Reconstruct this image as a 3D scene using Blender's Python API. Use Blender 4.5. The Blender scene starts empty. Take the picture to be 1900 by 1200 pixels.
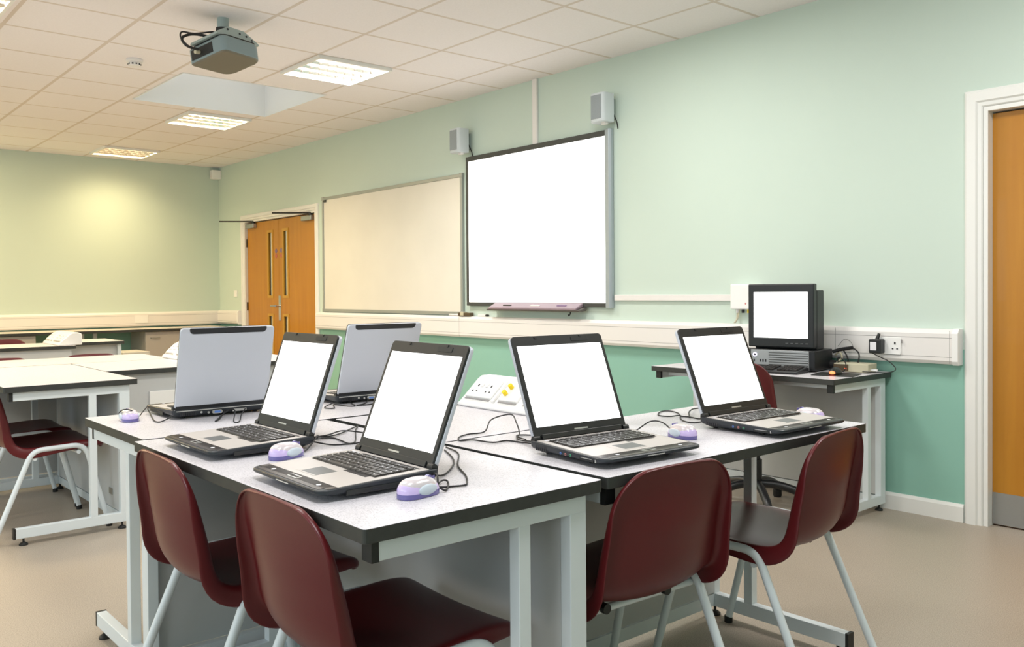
import bpy, bmesh, math, random
from mathutils import Vector, Matrix
random.seed(7)
R = math.radians
SC = bpy.context.scene
COL = SC.collection

# ------------------------------------------------------------------ materials
def mat(name, rgb, rough=0.5, metal=0.0, spec=0.5, emit=None, estr=0.0, trans=0.0, coat=0.0, nscale=0, namt=0.0, bump=0.0, bscale=200):
    m = bpy.data.materials.new(name); m.use_nodes = True
    nt = m.node_tree; b = nt.nodes['Principled BSDF']
    lin = tuple(((c/255.0)/12.92 if c/255.0 <= 0.04045 else ((c/255.0+0.055)/1.055)**2.4) for c in rgb)
    b.inputs['Base Color'].default_value = (*lin, 1)
    b.inputs['Roughness'].default_value = rough
    b.inputs['Metallic'].default_value = metal
    b.inputs['Specular IOR Level'].default_value = spec
    b.inputs['Coat Weight'].default_value = coat
    b.inputs['Transmission Weight'].default_value = trans
    if emit is not None:
        b.inputs['Emission Color'].default_value = (*emit, 1)
        b.inputs['Emission Strength'].default_value = estr
    if nscale:
        tc = nt.nodes.new('ShaderNodeTexCoord'); n = nt.nodes.new('ShaderNodeTexNoise')
        n.inputs['Scale'].default_value = nscale; n.inputs['Detail'].default_value = 3
        nt.links.new(tc.outputs['Object'], n.inputs['Vector'])
        mr = nt.nodes.new('ShaderNodeMapRange')
        mr.inputs['From Min'].default_value = 0.3; mr.inputs['From Max'].default_value = 0.7
        mr.inputs['To Min'].default_value = 1-namt; mr.inputs['To Max'].default_value = 1+namt
        nt.links.new(n.outputs['Fac'], mr.inputs['Value'])
        mx = nt.nodes.new('ShaderNodeMix'); mx.data_type = 'RGBA'; mx.blend_type = 'MULTIPLY'
        mx.inputs[0].default_value = 1.0; mx.inputs[6].default_value = (*lin, 1)
        nt.links.new(mr.outputs['Result'], mx.inputs[7])
        nt.links.new(mx.outputs[2], b.inputs['Base Color'])
    if bump:
        tc = nt.nodes.new('ShaderNodeTexCoord'); n = nt.nodes.new('ShaderNodeTexNoise')
        n.inputs['Scale'].default_value = bscale; n.inputs['Detail'].default_value = 2
        nt.links.new(tc.outputs['Object'], n.inputs['Vector'])
        bp = nt.nodes.new('ShaderNodeBump'); bp.inputs['Strength'].default_value = bump; bp.inputs['Distance'].default_value = 0.002
        nt.links.new(n.outputs['Fac'], bp.inputs['Height']); nt.links.new(bp.outputs['Normal'], b.inputs['Normal'])
    return m

def speckle(m, scale, dark, light, lo=0.42, hi=0.6):
    """terrazzo-like specks from a voronoi cell colour"""
    nt = m.node_tree; b = nt.nodes['Principled BSDF']
    tc = nt.nodes.new('ShaderNodeTexCoord'); v = nt.nodes.new('ShaderNodeTexNoise')
    v.inputs['Scale'].default_value = scale; v.inputs['Detail'].default_value = 1.5
    nt.links.new(tc.outputs['Object'], v.inputs['Vector'])
    r = nt.nodes.new('ShaderNodeValToRGB')
    f = lambda c: tuple(((x/255)/12.92 if x/255 <= 0.04045 else ((x/255+0.055)/1.055)**2.4) for x in c)+(1,)
    r.color_ramp.elements[0].position = lo; r.color_ramp.elements[0].color = f(dark)
    r.color_ramp.elements[1].position = hi; r.color_ramp.elements[1].color = f(light)
    nt.links.new(v.outputs['Fac'], r.inputs['Fac']); nt.links.new(r.outputs['Color'], b.inputs['Base Color'])
    return m

M = {}
M['mint'] = mat('mint_paint', (203, 219, 208), 0.75, nscale=1.5, namt=0.012, bump=0.05, bscale=300)
M['green'] = mat('green_paint', (140, 188, 172), 0.7, nscale=1.5, namt=0.012, bump=0.05, bscale=300)
M['white_paint'] = mat('white_gloss_paint', (236, 236, 232), 0.4)
M['plastic_white'] = mat('white_upvc', (234, 231, 228), 0.35)
M['plastic_off'] = mat('white_socket_plastic', (242, 242, 240), 0.3)
M['shadow_gap'] = mat('grey_line', (150, 148, 146), 0.6)
M['hole'] = mat('dark_hole', (40, 40, 44), 0.6)
M['ceiling'] = mat('ceiling_tile', (226, 218, 212), 0.9)
M['floor'] = speckle(mat('vinyl_floor', (205, 182, 160), 0.42), 260, (150, 139, 125), (180, 169, 154), 0.35, 0.65)
M['laminate'] = speckle(mat('speckled_laminate', (222, 220, 222), 0.35), 330, (180, 178, 183), (214, 212, 217), 0.33, 0.5)
M['edge'] = mat('dark_table_edge', (52, 54, 52), 0.45, nscale=60, namt=0.12)
M['steel'] = mat('pale_painted_steel', (222, 230, 233), 0.35)
M['panel'] = mat('grey_modesty_panel', (196, 198, 198), 0.5)
M['cap'] = mat('black_end_cap', (28, 30, 30), 0.5)
M['chrome'] = mat('chrome', (200, 200, 198), 0.2, 1.0)
M['brushed'] = mat('brushed_steel', (170, 172, 172), 0.35, 0.85)
M['maroon'] = mat('maroon_polypropylene', (92, 23, 27), 0.36, spec=0.45, bump=0.03, bscale=900)
M['rubber'] = mat('black_rubber', (24, 24, 24), 0.7)
M['black'] = mat('black_plastic', (26, 28, 30), 0.38)
M['bezel'] = mat('laptop_bezel', (36, 37, 36), 0.42)
M['base'] = mat('laptop_base_plastic', (40, 45, 50), 0.4)
M['strip'] = mat('laptop_front_strip', (58, 50, 46), 0.35)
M['silver'] = mat('silver_lid', (200, 204, 212), 0.38, 0.15)
M['deck'] = mat('silver_palm_rest', (192, 186, 181), 0.42, 0.1)
M['keys'] = mat('keycaps', (46, 42, 40), 0.4)
M['keywell'] = mat('key_well', (24, 22, 22), 0.6)
M['pad'] = mat('touchpad', (96, 98, 98), 0.4)
M['screen'] = mat('lit_white_screen', (250, 250, 250), 0.35, emit=(1, 1, 1), estr=1.15)
M['board_lit'] = mat('projected_white_board', (245, 245, 245), 0.5, emit=(1, 1, 1), estr=1.0)  # emission stands in for projector light; the board itself is no lamp
M['badge'] = mat('silver_badge', (205, 205, 200), 0.3, 0.6)
M['led_white'] = mat('white_indicator', (235, 235, 240), 0.3)
M['jack_blue'] = mat('blue_jack', (100, 140, 215), 0.4)
M['jack_pink'] = mat('pink_jack', (215, 140, 135), 0.4)
M['jack_green'] = mat('green_jack', (90, 190, 140), 0.4)
M['cable'] = mat('black_cable', (22, 22, 24), 0.5)
M['cable_white'] = mat('white_cable', (215, 212, 205), 0.5)
M['mouse_top'] = mat('pearl_mouse_shell', (222, 214, 218), 0.25, 0.2, coat=0.4)
M['mouse_glow'] = mat('violet_translucent_base', (96, 90, 152), 0.2, emit=(0.30, 0.16, 0.75), estr=0.02, coat=0.5)
M['mouse_led'] = mat('violet_lit_shell', (200, 184, 222), 0.2, emit=(0.55, 0.35, 1.0), estr=0.10, coat=0.5)
M['mouse_grip'] = mat('pale_blue_grip', (200, 212, 222), 0.4)
M['whiteboard'] = mat('whiteboard_enamel', (228, 224, 214), 0.3, nscale=2.2, namt=0.03)
M['alu'] = mat('aluminium_trim', (168, 172, 168), 0.4, 0.5)
M['iwb_dark'] = mat('board_frame_dark', (66, 68, 66), 0.5)
M['iwb_silver'] = mat('board_side_silver', (168, 178, 184), 0.4, 0.3)
M['tray'] = mat('mauve_pen_tray', (142, 124, 134), 0.4)
M['tray_under'] = mat('pen_tray_underside', (92, 88, 84), 0.5)
M['yellow'] = mat('yellow_plastic', (246, 214, 20), 0.4)
M['speaker'] = mat('grey_speaker_cabinet', (206, 214, 218), 0.5)
M['grille'] = mat('grey_speaker_grille', (150, 158, 162), 0.7, nscale=500, namt=0.15)
M['proj'] = mat('grey_projector_case', (128, 146, 150), 0.4)
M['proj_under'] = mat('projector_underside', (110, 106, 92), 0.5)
M['mount'] = mat('grey_painted_mount', (164, 178, 176), 0.45)
M['beige'] = mat('beige_plastic', (196, 190, 164), 0.5)
M['case_silver'] = mat('pc_front_silver', (168, 172, 174), 0.4, 0.3)
M['led_red'] = mat('red_mouse_led', (255, 70, 40), 0.4, emit=(1, 0.12, 0.04), estr=4.0)
M['led_ring'] = mat('lit_power_ring', (230, 225, 255), 0.4, emit=(0.8, 0.78, 1), estr=1.5)
M['worktop'] = mat('grey_worktop', (206, 200, 192), 0.4)
M['cupboard'] = mat('grey_cupboard', (186, 182, 174), 0.5)
M['glass'] = mat('door_glass', (120, 124, 112), 0.06, spec=0.8)
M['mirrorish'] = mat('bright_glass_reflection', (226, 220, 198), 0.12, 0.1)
M['bead'] = mat('oak_glazing_bead', (196, 148, 52), 0.5)
M['sign_blue'] = mat('blue_sign', (128, 104, 140), 0.5)
M['sign_red'] = mat('red_sign', (186, 96, 84), 0.5)
M['brown'] = mat('dark_bronze', (82, 66, 44), 0.45)
M['louvre'] = mat('polished_louvre', (236, 232, 224), 0.12, 0.9)
M['sky_panel'] = mat('frosted_rooflight', (230, 236, 240), 0.6, emit=(0.75, 0.85, 1.0), estr=0.55)
M['daylight_glass'] = mat('window_glass', (235, 240, 245), 0.05, trans=1.0)

def wood_mat(name, c1, c2):
    m = mat(name, c1, 0.42, coat=0.15); nt = m.node_tree; b = nt.nodes['Principled BSDF']
    tc = nt.nodes.new('ShaderNodeTexCoord'); mp = nt.nodes.new('ShaderNodeMapping')
    mp.inputs['Scale'].default_value = (14, 14, 0.9)
    nt.links.new(tc.outputs['Object'], mp.inputs['Vector'])
    n = nt.nodes.new('ShaderNodeTexNoise'); n.inputs['Scale'].default_value = 1.2; n.inputs['Detail'].default_value = 6
    n.inputs['Distortion'].default_value = 0.6
    nt.links.new(mp.outputs['Vector'], n.inputs['Vector'])
    r = nt.nodes.new('ShaderNodeValToRGB')
    f = lambda c: tuple(((x/255)/12.92 if x/255 <= 0.04045 else ((x/255+0.055)/1.055)**2.4) for x in c)+(1,)
    r.color_ramp.elements[0].position = 0.3; r.color_ramp.elements[0].color = f(c1)
    r.color_ramp.elements[1].position = 0.72; r.color_ramp.elements[1].color = f(c2)
    nt.links.new(n.outputs['Fac'], r.inputs['Fac']); nt.links.new(r.outputs['Color'], b.inputs['Base Color'])
    return m
M['door'] = wood_mat('beech_door_veneer', (180, 118, 20), (192, 131, 29))

def ceiling_grid(m, x0, y0, w, line):
    """lay-in tile joints at x0+0.6k, y0+0.6k, w wide"""
    nt = m.node_tree; b = nt.nodes['Principled BSDF']
    tc = nt.nodes.new('ShaderNodeTexCoord'); sp = nt.nodes.new('ShaderNodeSeparateXYZ')
    nt.links.new(tc.outputs['Object'], sp.inputs['Vector'])
    outs = []
    for ax, o in (('X', x0), ('Y', y0)):
        a = nt.nodes.new('ShaderNodeMath'); a.operation = 'ADD'; a.inputs[1].default_value = -o+120.0
        nt.links.new(sp.outputs[ax], a.inputs[0])
        d = nt.nodes.new('ShaderNodeMath'); d.operation = 'PINGPONG'; d.inputs[1].default_value = 0.3
        nt.links.new(a.outputs[0], d.inputs[0])
        l = nt.nodes.new('ShaderNodeMath'); l.operation = 'LESS_THAN'; l.inputs[1].default_value = w/2
        nt.links.new(d.outputs[0], l.inputs[0]); outs.append(l)
    mx = nt.nodes.new('ShaderNodeMath'); mx.operation = 'MAXIMUM'
    nt.links.new(outs[0].outputs[0], mx.inputs[0]); nt.links.new(outs[1].outputs[0], mx.inputs[1])
    mix = nt.nodes.new('ShaderNodeMix'); mix.data_type = 'RGBA'
    f = lambda c: tuple(((x/255)/12.92 if x/255 <= 0.04045 else ((x/255+0.055)/1.055)**2.4) for x in c)+(1,)
    n = nt.nodes.new('ShaderNodeTexNoise'); n.inputs['Scale'].default_value = 90; n.inputs['Detail'].default_value = 2
    nt.links.new(tc.outputs['Object'], n.inputs['Vector'])
    r = nt.nodes.new('ShaderNodeValToRGB')
    r.color_ramp.elements[0].color = f((236, 231, 232)); r.color_ramp.elements[1].color = f((246, 241, 243))
    nt.links.new(n.outputs['Fac'], r.inputs['Fac'])
    nt.links.new(mx.outputs[0], mix.inputs[0]); nt.links.new(r.outputs['Color'], mix.inputs[6]); mix.inputs[7].default_value = f(line)
    nt.links.new(mix.outputs[2], b.inputs['Base Color'])
ceiling_grid(M['ceiling'], -5.44, 2.95, 0.024, (218, 207, 198))

# ------------------------------------------------------------------ mesh helpers
class MB:
    def __init__(self): self.bm = bmesh.new(); self.mi = 0
    def _set(self, faces):
        for f in faces: f.material_index = self.mi
    def box(self, x0, y0, z0, x1, y1, z1):
        r = bmesh.ops.create_cube(self.bm, size=1.0)
        vs = r['verts']
        bmesh.ops.scale(self.bm, verts=vs, vec=(abs(x1-x0), abs(y1-y0), abs(z1-z0)))
        bmesh.ops.translate(self.bm, verts=vs, vec=((x0+x1)/2, (y0+y1)/2, (z0+z1)/2))
        fs = {f for v in vs for f in v.link_faces}; self._set(fs); return vs
    def cyl(self, p0, p1, r, seg=16, r2=None):
        p0 = Vector(p0); p1 = Vector(p1); d = p1-p0
        res = bmesh.ops.create_cone(self.bm, cap_ends=True, cap_tris=False, segments=seg, radius1=r, radius2=r if r2 is None else r2, depth=d.length)
        q = Vector((0, 0, 1)).rotation_difference(d)
        bmesh.ops.transform(self.bm, matrix=Matrix.Translation((p0+p1)/2) @ q.to_matrix().to_4x4(), verts=res['verts'])
        fs = {f for v in res['verts'] for f in v.link_faces}; self._set(fs); return res['verts']
    def sphere(self, c, r, sx=1, sy=1, sz=1, u=16, v=10):
        res = bmesh.ops.create_uvsphere(self.bm, u_segments=u, v_segments=v, radius=r)
        bmesh.ops.transform(self.bm, matrix=Matrix.Translation(c) @ Matrix.Diagonal((sx, sy, sz, 1)), verts=res['verts'])
        fs = {f for w in res['verts'] for f in w.link_faces}; self._set(fs); return res['verts']
    def prism(self, poly, axis, a, b):
        """poly: 2D points; axis 'x': poly=(y,z), 'y': poly=(x,z), 'z': poly=(x,y)"""
        def P(p, t):
            return {'x': (t, p[0], p[1]), 'y': (p[0], t, p[1]), 'z': (p[0], p[1], t)}[axis]
        va = [self.bm.verts.new(P(p, a)) for p in poly]; vb = [self.bm.verts.new(P(p, b)) for p in poly]
        fs = [self.bm.faces.new(va), self.bm.faces.new(vb[::-1])]
        n = len(poly)
        for i in range(n): fs.append(self.bm.faces.new((va[i], vb[i], vb[(i+1) % n], va[(i+1) % n])))
        self._set(fs); bmesh.ops.recalc_face_normals(self.bm, faces=fs); return va+vb
    def tube(self, pts, r, seg=10, smooth=3, closed=False):
        """round tube through pts (Catmull-Rom smoothed)"""
        P = [Vector(p) for p in pts]
        if smooth > 1 and len(P) > 2:
            Q = []
            for i in range(len(P)-1):
                p0 = P[max(i-1, 0)]; p1 = P[i]; p2 = P[i+1]; p3 = P[min(i+2, len(P)-1)]
                for k in range(smooth):
                    t = k/smooth
                    Q.append(0.5*((2*p1)+(p2-p0)*t+(2*p0-5*p1+4*p2-p3)*t*t+(3*p1-p0-3*p2+p3)*t**3))
            Q.append(P[-1]); P = Q
        prev = None; rings = []; up = None
        for i, p in enumerate(P):
            d = (P[min(i+1, len(P)-1)]-P[max(i-1, 0)])
            if d.length < 1e-9: d = Vector((1, 0, 0))
            d.normalize()
            if up is None:
                up = Vector((0, 0, 1)) if abs(d.z) < 0.9 else Vector((1, 0, 0))
            s = d.cross(up)
            if s.length < 1e-6: s = d.cross(Vector((0.3, 1, 0.2)))
            s.normalize(); up = s.cross(d).normalized()
            rings.append([self.bm.verts.new(p+r*(math.cos(a)*s+math.sin(a)*up)) for a in [2*math.pi*k/seg for k in range(seg)]])
        fs = []
        for a, b in zip(rings, rings[1:]):
            for k in range(seg): fs.append(self.bm.faces.new((a[k], a[(k+1) % seg], b[(k+1) % seg], b[k])))
        fs.append(self.bm.faces.new(rings[0][::-1])); fs.append(self.bm.faces.new(rings[-1]))
        self._set(fs); bmesh.ops.recalc_face_normals(self.bm, faces=fs)
    def lathe(self, prof, c=(0, 0, 0), seg=24):
        rings = []
        for (r, z) in prof:
            rings.append([self.bm.verts.new((c[0]+r*math.cos(2*math.pi*k/seg), c[1]+r*math.sin(2*math.pi*k/seg), c[2]+z)) for k in range(seg)])
        fs = []
        for a, b in zip(rings, rings[1:]):
            for k in range(seg): fs.append(self.bm.faces.new((a[k], a[(k+1) % seg], b[(k+1) % seg], b[k])))
        fs.append(self.bm.faces.new(rings[0][::-1])); fs.append(self.bm.faces.new(rings[-1]))
        self._set(fs); bmesh.ops.recalc_face_normals(self.bm, faces=fs)
    def xf(self, m): bmesh.ops.transform(self.bm, matrix=m, verts=self.bm.verts[:])

def rrect(w, h, r, n=6, cx=0, cy=0):
    """rounded rectangle outline, r = radius or (bl, br, tr, tl)"""
    rs = r if isinstance(r, tuple) else (r,)*4
    out = []
    for (sx, sy, a0, q) in ((-1, -1, 180, rs[0]), (1, -1, 270, rs[1]), (1, 1, 0, rs[2]), (-1, 1, 90, rs[3])):
        x = cx+sx*(w/2-q); y = cy+sy*(h/2-q)
        for k in range(n+1):
            a = R(a0+90*k/n); out.append((x+q*math.cos(a), y+q*math.sin(a)))
    return out

def obj(name, mb, m, parent=None, bevel=0, smooth=None, seg=2, world=False):
    me = bpy.data.meshes.new(name); mb.bm.to_mesh(me); mb.bm.free()
    for mm in (m if isinstance(m, (list, tuple)) else [m]): me.materials.append(M[mm] if isinstance(mm, str) else mm)
    o = bpy.data.objects.new(name, me); COL.objects.link(o)
    if parent is not None:
        o.parent = parent
        if world: o.matrix_parent_inverse = WM[parent.name].inverted()
    if smooth is not None:
        for p in me.polygons: p.use_smooth = True
        me.set_sharp_from_angle(angle=R(smooth))
    if bevel:
        b = o.modifiers.new('bevel', 'BEVEL'); b.width = bevel; b.segments = seg; b.limit_method = 'ANGLE'; b.angle_limit = R(40)
        b.harden_normals = False
    return o

WM = {}
def thing(name, label, cat, loc=(0, 0, 0), rotz=0, group=None):
    o = bpy.data.objects.new(name, None); COL.objects.link(o); o.empty_display_size = 0.05
    o.location = loc; o.rotation_euler = (0, 0, rotz)
    o['label'] = label; o['category'] = cat
    if group: o['group'] = group
    WM[o.name] = Matrix.Translation(loc) @ Matrix.Rotation(rotz, 4, 'Z')
    return o
def tag(o, label, cat, group=None):
    o['label'] = label; o['category'] = cat
    if group: o['group'] = group
    return o
def struct(name, mb, m, parent=None, bevel=0, smooth=None):
    o = obj(name, mb, m, parent, bevel, smooth)
    if parent is None: o['kind'] = 'structure'
    return o
def dup(root, loc, rotz, label, group=None):
    r = root.copy(); COL.objects.link(r); r.location = loc; r.rotation_euler = (0, 0, rotz)
    r['label'] = label
    if group: r['group'] = group
    WM[r.name] = Matrix.Translation(loc) @ Matrix.Rotation(rotz, 4, 'Z')
    for ch in list(root.children):
        if ch.get('own'): continue
        c = ch.copy(); COL.objects.link(c); c.parent = r
        for g in list(ch.children):
            d = g.copy(); COL.objects.link(d); d.parent = c
    return r

# ------------------------------------------------------------------ room shell
XL, XR, YF, YB, H = -11.2, 1.9, -3.0, 4.591, 2.82
m = MB(); m.box(XL-0.1, YF-0.1, -0.1, XR+0.1, YB+0.25, 0.0); struct('floor', m, 'floor')
# ceiling round the rooflight opening
sx0, sx1, sy0, sy1 = -7.67, -6.52, 2.41, 3.60
m = MB(); zc0, zc1 = H, H+0.04
m.box(XL-0.1, YF-0.1, zc0, sx0-0.002, YB+0.1, zc1); m.box(sx1+0.002, YF-0.1, zc0, XR+0.1, YB+0.1, zc1)
m.box(sx0-0.002, YF-0.1, zc0, sx1+0.002, sy0-0.002, zc1); m.box(sx0-0.002, sy1+0.002, zc0, sx1+0.002, YB+0.1, zc1)
struct('ceiling', m, 'ceiling')
# rooflight well
m = MB(); hz = H+0.5; k_ = 0.006
m.box(sx0+0.0, sy0, H-0.005, sx0+k_, sy1, hz); m.box(sx1-k_, sy0, H-0.005, sx1, sy1, hz)
m.box(sx0+k_, sy0, H-0.005, sx1-k_, sy0+k_, hz); m.box(sx0+k_, sy1-k_, H-0.005, sx1-k_, sy1, hz)
win = struct('window_1', m, 'white_paint')
m = MB(); m.box(sx0, sy0, hz, sx1, sy1, hz+0.02); obj('pane', m, 'sky_panel', win)

DZ = 0.87   # paint change hidden behind the trunking
# back wall with two door openings
dd0, dd1, ddh = -10.42, -8.58, 2.075      # double door opening
rd0, rd1, rdh = -1.762, 0.02, 2.07        # right door opening
def wall_piece(mb_u, mb_l, x0, x1):
    mb_l.box(x0, YB, 0, x1, YB+0.12, DZ); mb_u.box(x0, YB, DZ, x1, YB+0.12, H)
m = MB()
for (x0, x1) in ((XL-0.1, dd0), (dd1, rd0), (rd1, XR+0.1)):
    m.mi = 1; m.box(x0, YB, 0, x1, YB+0.12, DZ); m.mi = 0; m.box(x0, YB, DZ, x1, YB+0.12, H)
m.mi = 0; m.box(dd0, YB, ddh, dd1, YB+0.12, H); m.box(rd0, YB, rdh, rd1, YB+0.12, H)
struct('wall_back', m, ['mint', 'green'])
m = MB(); m.mi = 1; m.box(XL-0.1, YF-0.1, 0, XL, YB, DZ); m.mi = 0; m.box(XL-0.1, YF-0.1, DZ, XL, YB, H)
struct('wall_left', m, ['mint', 'green'])
m = MB(); m.mi = 1; m.box(XR, YF-0.1, 0, XR+0.1, YB, DZ); m.mi = 0; m.box(XR, YF-0.1, DZ, XR+0.1, YB, H)
struct('wall_right', m, ['mint', 'green'])
# window wall behind the photographer
m = MB(); wins = [(-9.6, -7.4), (-6.6, -4.4), (-3.6, -1.4), (-0.9, 1.3)]
m.mi = 1; m.box(XL-0.1, YF-0.15, 0, XR+0.1, YF, 0.9); m.mi = 0; m.box(XL-0.1, YF-0.15, 2.4, XR+0.1, YF, H)
xs = [XL-0.1]+[v for w in wins for v in w]+[XR+0.1]
for a, b in zip(xs[0::2], xs[1::2]): m.box(a, YF-0.15, 0.9, b, YF, 2.4)
struct('wall_front', m, ['mint', 'green'])
for i, (a, b) in enumerate(wins):
    m = MB()
    for q in ((a, 0.9, b, 0.95), (a, 2.35, b, 2.4), (a, 0.95, a+0.05, 2.35), (b-0.05, 0.95, b, 2.35), ((a+b)/2-0.03, 0.95, (a+b)/2+0.03, 2.35)):
        m.box(q[0], YF-0.10, q[1], q[2], YF-0.04, q[3])
    struct('window_%d' % (i+2), m, 'white_paint')

# skirting
def skirt(name, x0, x1):
    m = MB(); m.prism([(YB, 0), (YB-0.016, 0), (YB-0.016, 0.075), (YB-0.008, 0.09), (YB, 0.09)], 'x', x0, x1); struct(name, m, 'white_paint')
skirt('baseboard_back', dd1+0.07, rd0-0.09)
m = MB(); m.prism([(XL, 0), (XL+0.016, 0), (XL+0.016, 0.075), (XL+0.008, 0.09), (XL, 0.09)], 'y', YF, YB)
m.mi = 0; struct('baseboard_left', m, 'white_paint')

# ---- right door with stepped architrave
def architrave(name, x0, x1, h, w):
    m = MB()
    prof = [(0, 0), (0, -0.012), (0.012, -0.022), (w-0.03, -0.022), (w-0.022, -0.014), (w-0.006, -0.012), (w, -0.006), (w, 0)]
    rings = []
    for k in range(4):
        ring = []
        for a, b in prof:
            o = w-a
            ring.append(m.bm.verts.new(((x0-o, x0-o, x1+o, x1+o)[k], YB+b, (0, h+o, h+o, 0)[k])))
        rings.append(ring)
    n = len(prof)
    for p, q in zip(rings, rings[1:]):
        for k in range(n): m.bm.faces.new((p[k], p[(k+1) % n], q[(k+1) % n], q[k]))
    m.bm.faces.new(rings[0]); m.bm.faces.new(rings[-1])
    bmesh.ops.recalc_face_normals(m.bm, faces=m.bm.faces[:])
    m.box(x0+0.001, YB-0.004, 0, x0+0.022, YB+0.12, h-0.022); m.box(x1-0.022, YB-0.004, 0, x1-0.001, YB+0.12, h-0.022); m.box(x0+0.001, YB-0.004, h-0.022, x1-0.001, YB+0.12, h-0.001)
    return struct(name, m, 'white_paint')
architrave('trim_1', rd0, rd1, rdh, 0.085)
m = MB(); m.box(rd0+0.022, YB+0.052, 0.006, rd1-0.034, YB+0.097, rdh-0.03); d3 = struct('door_3', m, 'door', bevel=0.002)
m = MB(); m.box(rd0+0.024, YB+0.049, 0.008, rd1-0.036, YB+0.052, 0.165); obj('kick_plate', m, 'brushed', d3)
m = MB(); m.cyl((-0.09, YB+0.052, 1.0), (-0.09, YB, 1.0), 0.011); m.cyl((-0.085, YB+0.004, 1.0), (-0.21, YB+0.004, 1.0), 0.010); m.box(-0.115, YB+0.047, 0.9, -0.065, YB+0.052, 1.1)
obj('door_handle', m, 'chrome', d3, smooth=40)

# ---- double doors
architrave('trim_2', dd0, dd1, ddh, 0.07)
def leaf(name, x0, x1, hinge_left):
    yf = YB+0.03
    xm0, xm1 = (x1-0.29, x1-0.15) if hinge_left else (x0+0.10, x0+0.24)
    zs = (0.30, 0.93, 1.13, 1.92)
    m = MB()
    m.box(x0, yf, 0.006, xm0, yf+0.045, ddh-0.032); m.box(xm1, yf, 0.006, x1, yf+0.045, ddh-0.032)
    m.box(xm0, yf, 0.006, xm1, yf+0.045, zs[0]); m.box(xm0, yf, zs[1], xm1, yf+0.045, zs[2]); m.box(xm0, yf, zs[3], xm1, yf+0.045, ddh-0.032)
    d = struct(name, m, 'door')
    for (za, zb) in ((zs[0], zs[1]), (zs[2], zs[3])):
        m = MB(); t = 0.022
        m.box(xm0-0.008, yf-0.006, za-0.008, xm0+t, yf+0.01, zb+0.008); m.box(xm1-t, yf-0.006, za-0.008, xm1+0.008, yf+0.01, zb+0.008)
        m.box(xm0+t, yf-0.006, za-0.008, xm1-t, yf+0.01, za+t); m.box(xm0+t, yf-0.006, zb-t, xm1-t, yf+0.01, zb+0.008)
        b = obj('vision_panel', m, 'bead', d)
        m = MB(); m.box(xm0+t, yf+0.02, za+t, xm1-t, yf+0.026, zb-t); obj('pane', m, 'glass', b)
        # pale slab in front of the pane, a bright reflection painted in as colour
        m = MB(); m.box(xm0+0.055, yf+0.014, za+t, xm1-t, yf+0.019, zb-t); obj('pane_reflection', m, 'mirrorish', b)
    # closer
    cx = x0+0.04 if hinge_left else x1-0.28
    m = MB(); m.box(cx, yf-0.05, 1.975, cx+0.23, yf, 2.03); c = obj('door_closer', m, 'brushed', d, bevel=0.008)
    m = MB(); m.cyl((cx+0.19, yf-0.03, 2.03), (cx+0.19, yf-0.03, 2.062), 0.022); 
    m.tube([(cx+0.19, yf-0.03, 2.055), (cx-0.02, yf-0.16, 2.062), (cx-0.2, yf-0.29, 2.068)], 0.009, smooth=1)
    obj('closer_arm', m, 'cap', c)
    # round fire-door notice by the meeting edge
    sx = x1-0.065 if hinge_left else x0+0.062
    m = MB(); m.mi = 0
    m.cyl((sx, yf-0.003, 1.675), (sx, yf, 1.675), 0.027, 20); m.mi = 1
    m.cyl((sx, yf-0.003, 1.615), (sx, yf, 1.615), 0.027, 20)
    obj('round_notice', m, ['sign_blue', 'sign_red'], d)
    # hinges
    hx = x0-0.008 if hinge_left else x1+0.004
    for z in (0.25, 1.02, 1.80):
        m = MB(); m.cyl((hx, yf-0.008, z-0.05), (hx, yf-0.008, z+0.05), 0.011); m.box(hx-0.01, yf-0.006, z-0.05, hx+0.012, yf-0.001, z+0.05); obj('hinge', m, 'brown' if hinge_left else 'brushed', d)
    return d
mid = -9.535
d1 = leaf('door_1', dd0+0.032, mid-0.002, True)
d2 = leaf('door_2', mid+0.002, dd1-0.032, False)
m = MB(); m.box(mid-0.005, YB+0.022, 0.86, mid+0.05, YB+0.03, 1.15)
m.cyl((mid+0.022, YB+0.03, 1.03), (mid+0.022, YB-0.03, 1.03), 0.012); m.tube([(mid+0.022, YB-0.03, 1.03), (mid+0.0, YB-0.032, 1.03), (mid-0.10, YB-0.03, 1.03)], 0.011, smooth=1)
obj('door_handle', m, 'chrome', d2, smooth=40)
# blank corridor surface behind the double doors keeps daylight out
m = MB(); m.box(dd0-0.1, YB+0.13, 0, dd1+0.1, YB+0.15, 2.3); m.box(rd0-0.1, YB+0.13, 0, rd1+0.1, YB+0.15, 2.3); struct('wall_corridor', m, 'mint')

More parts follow.
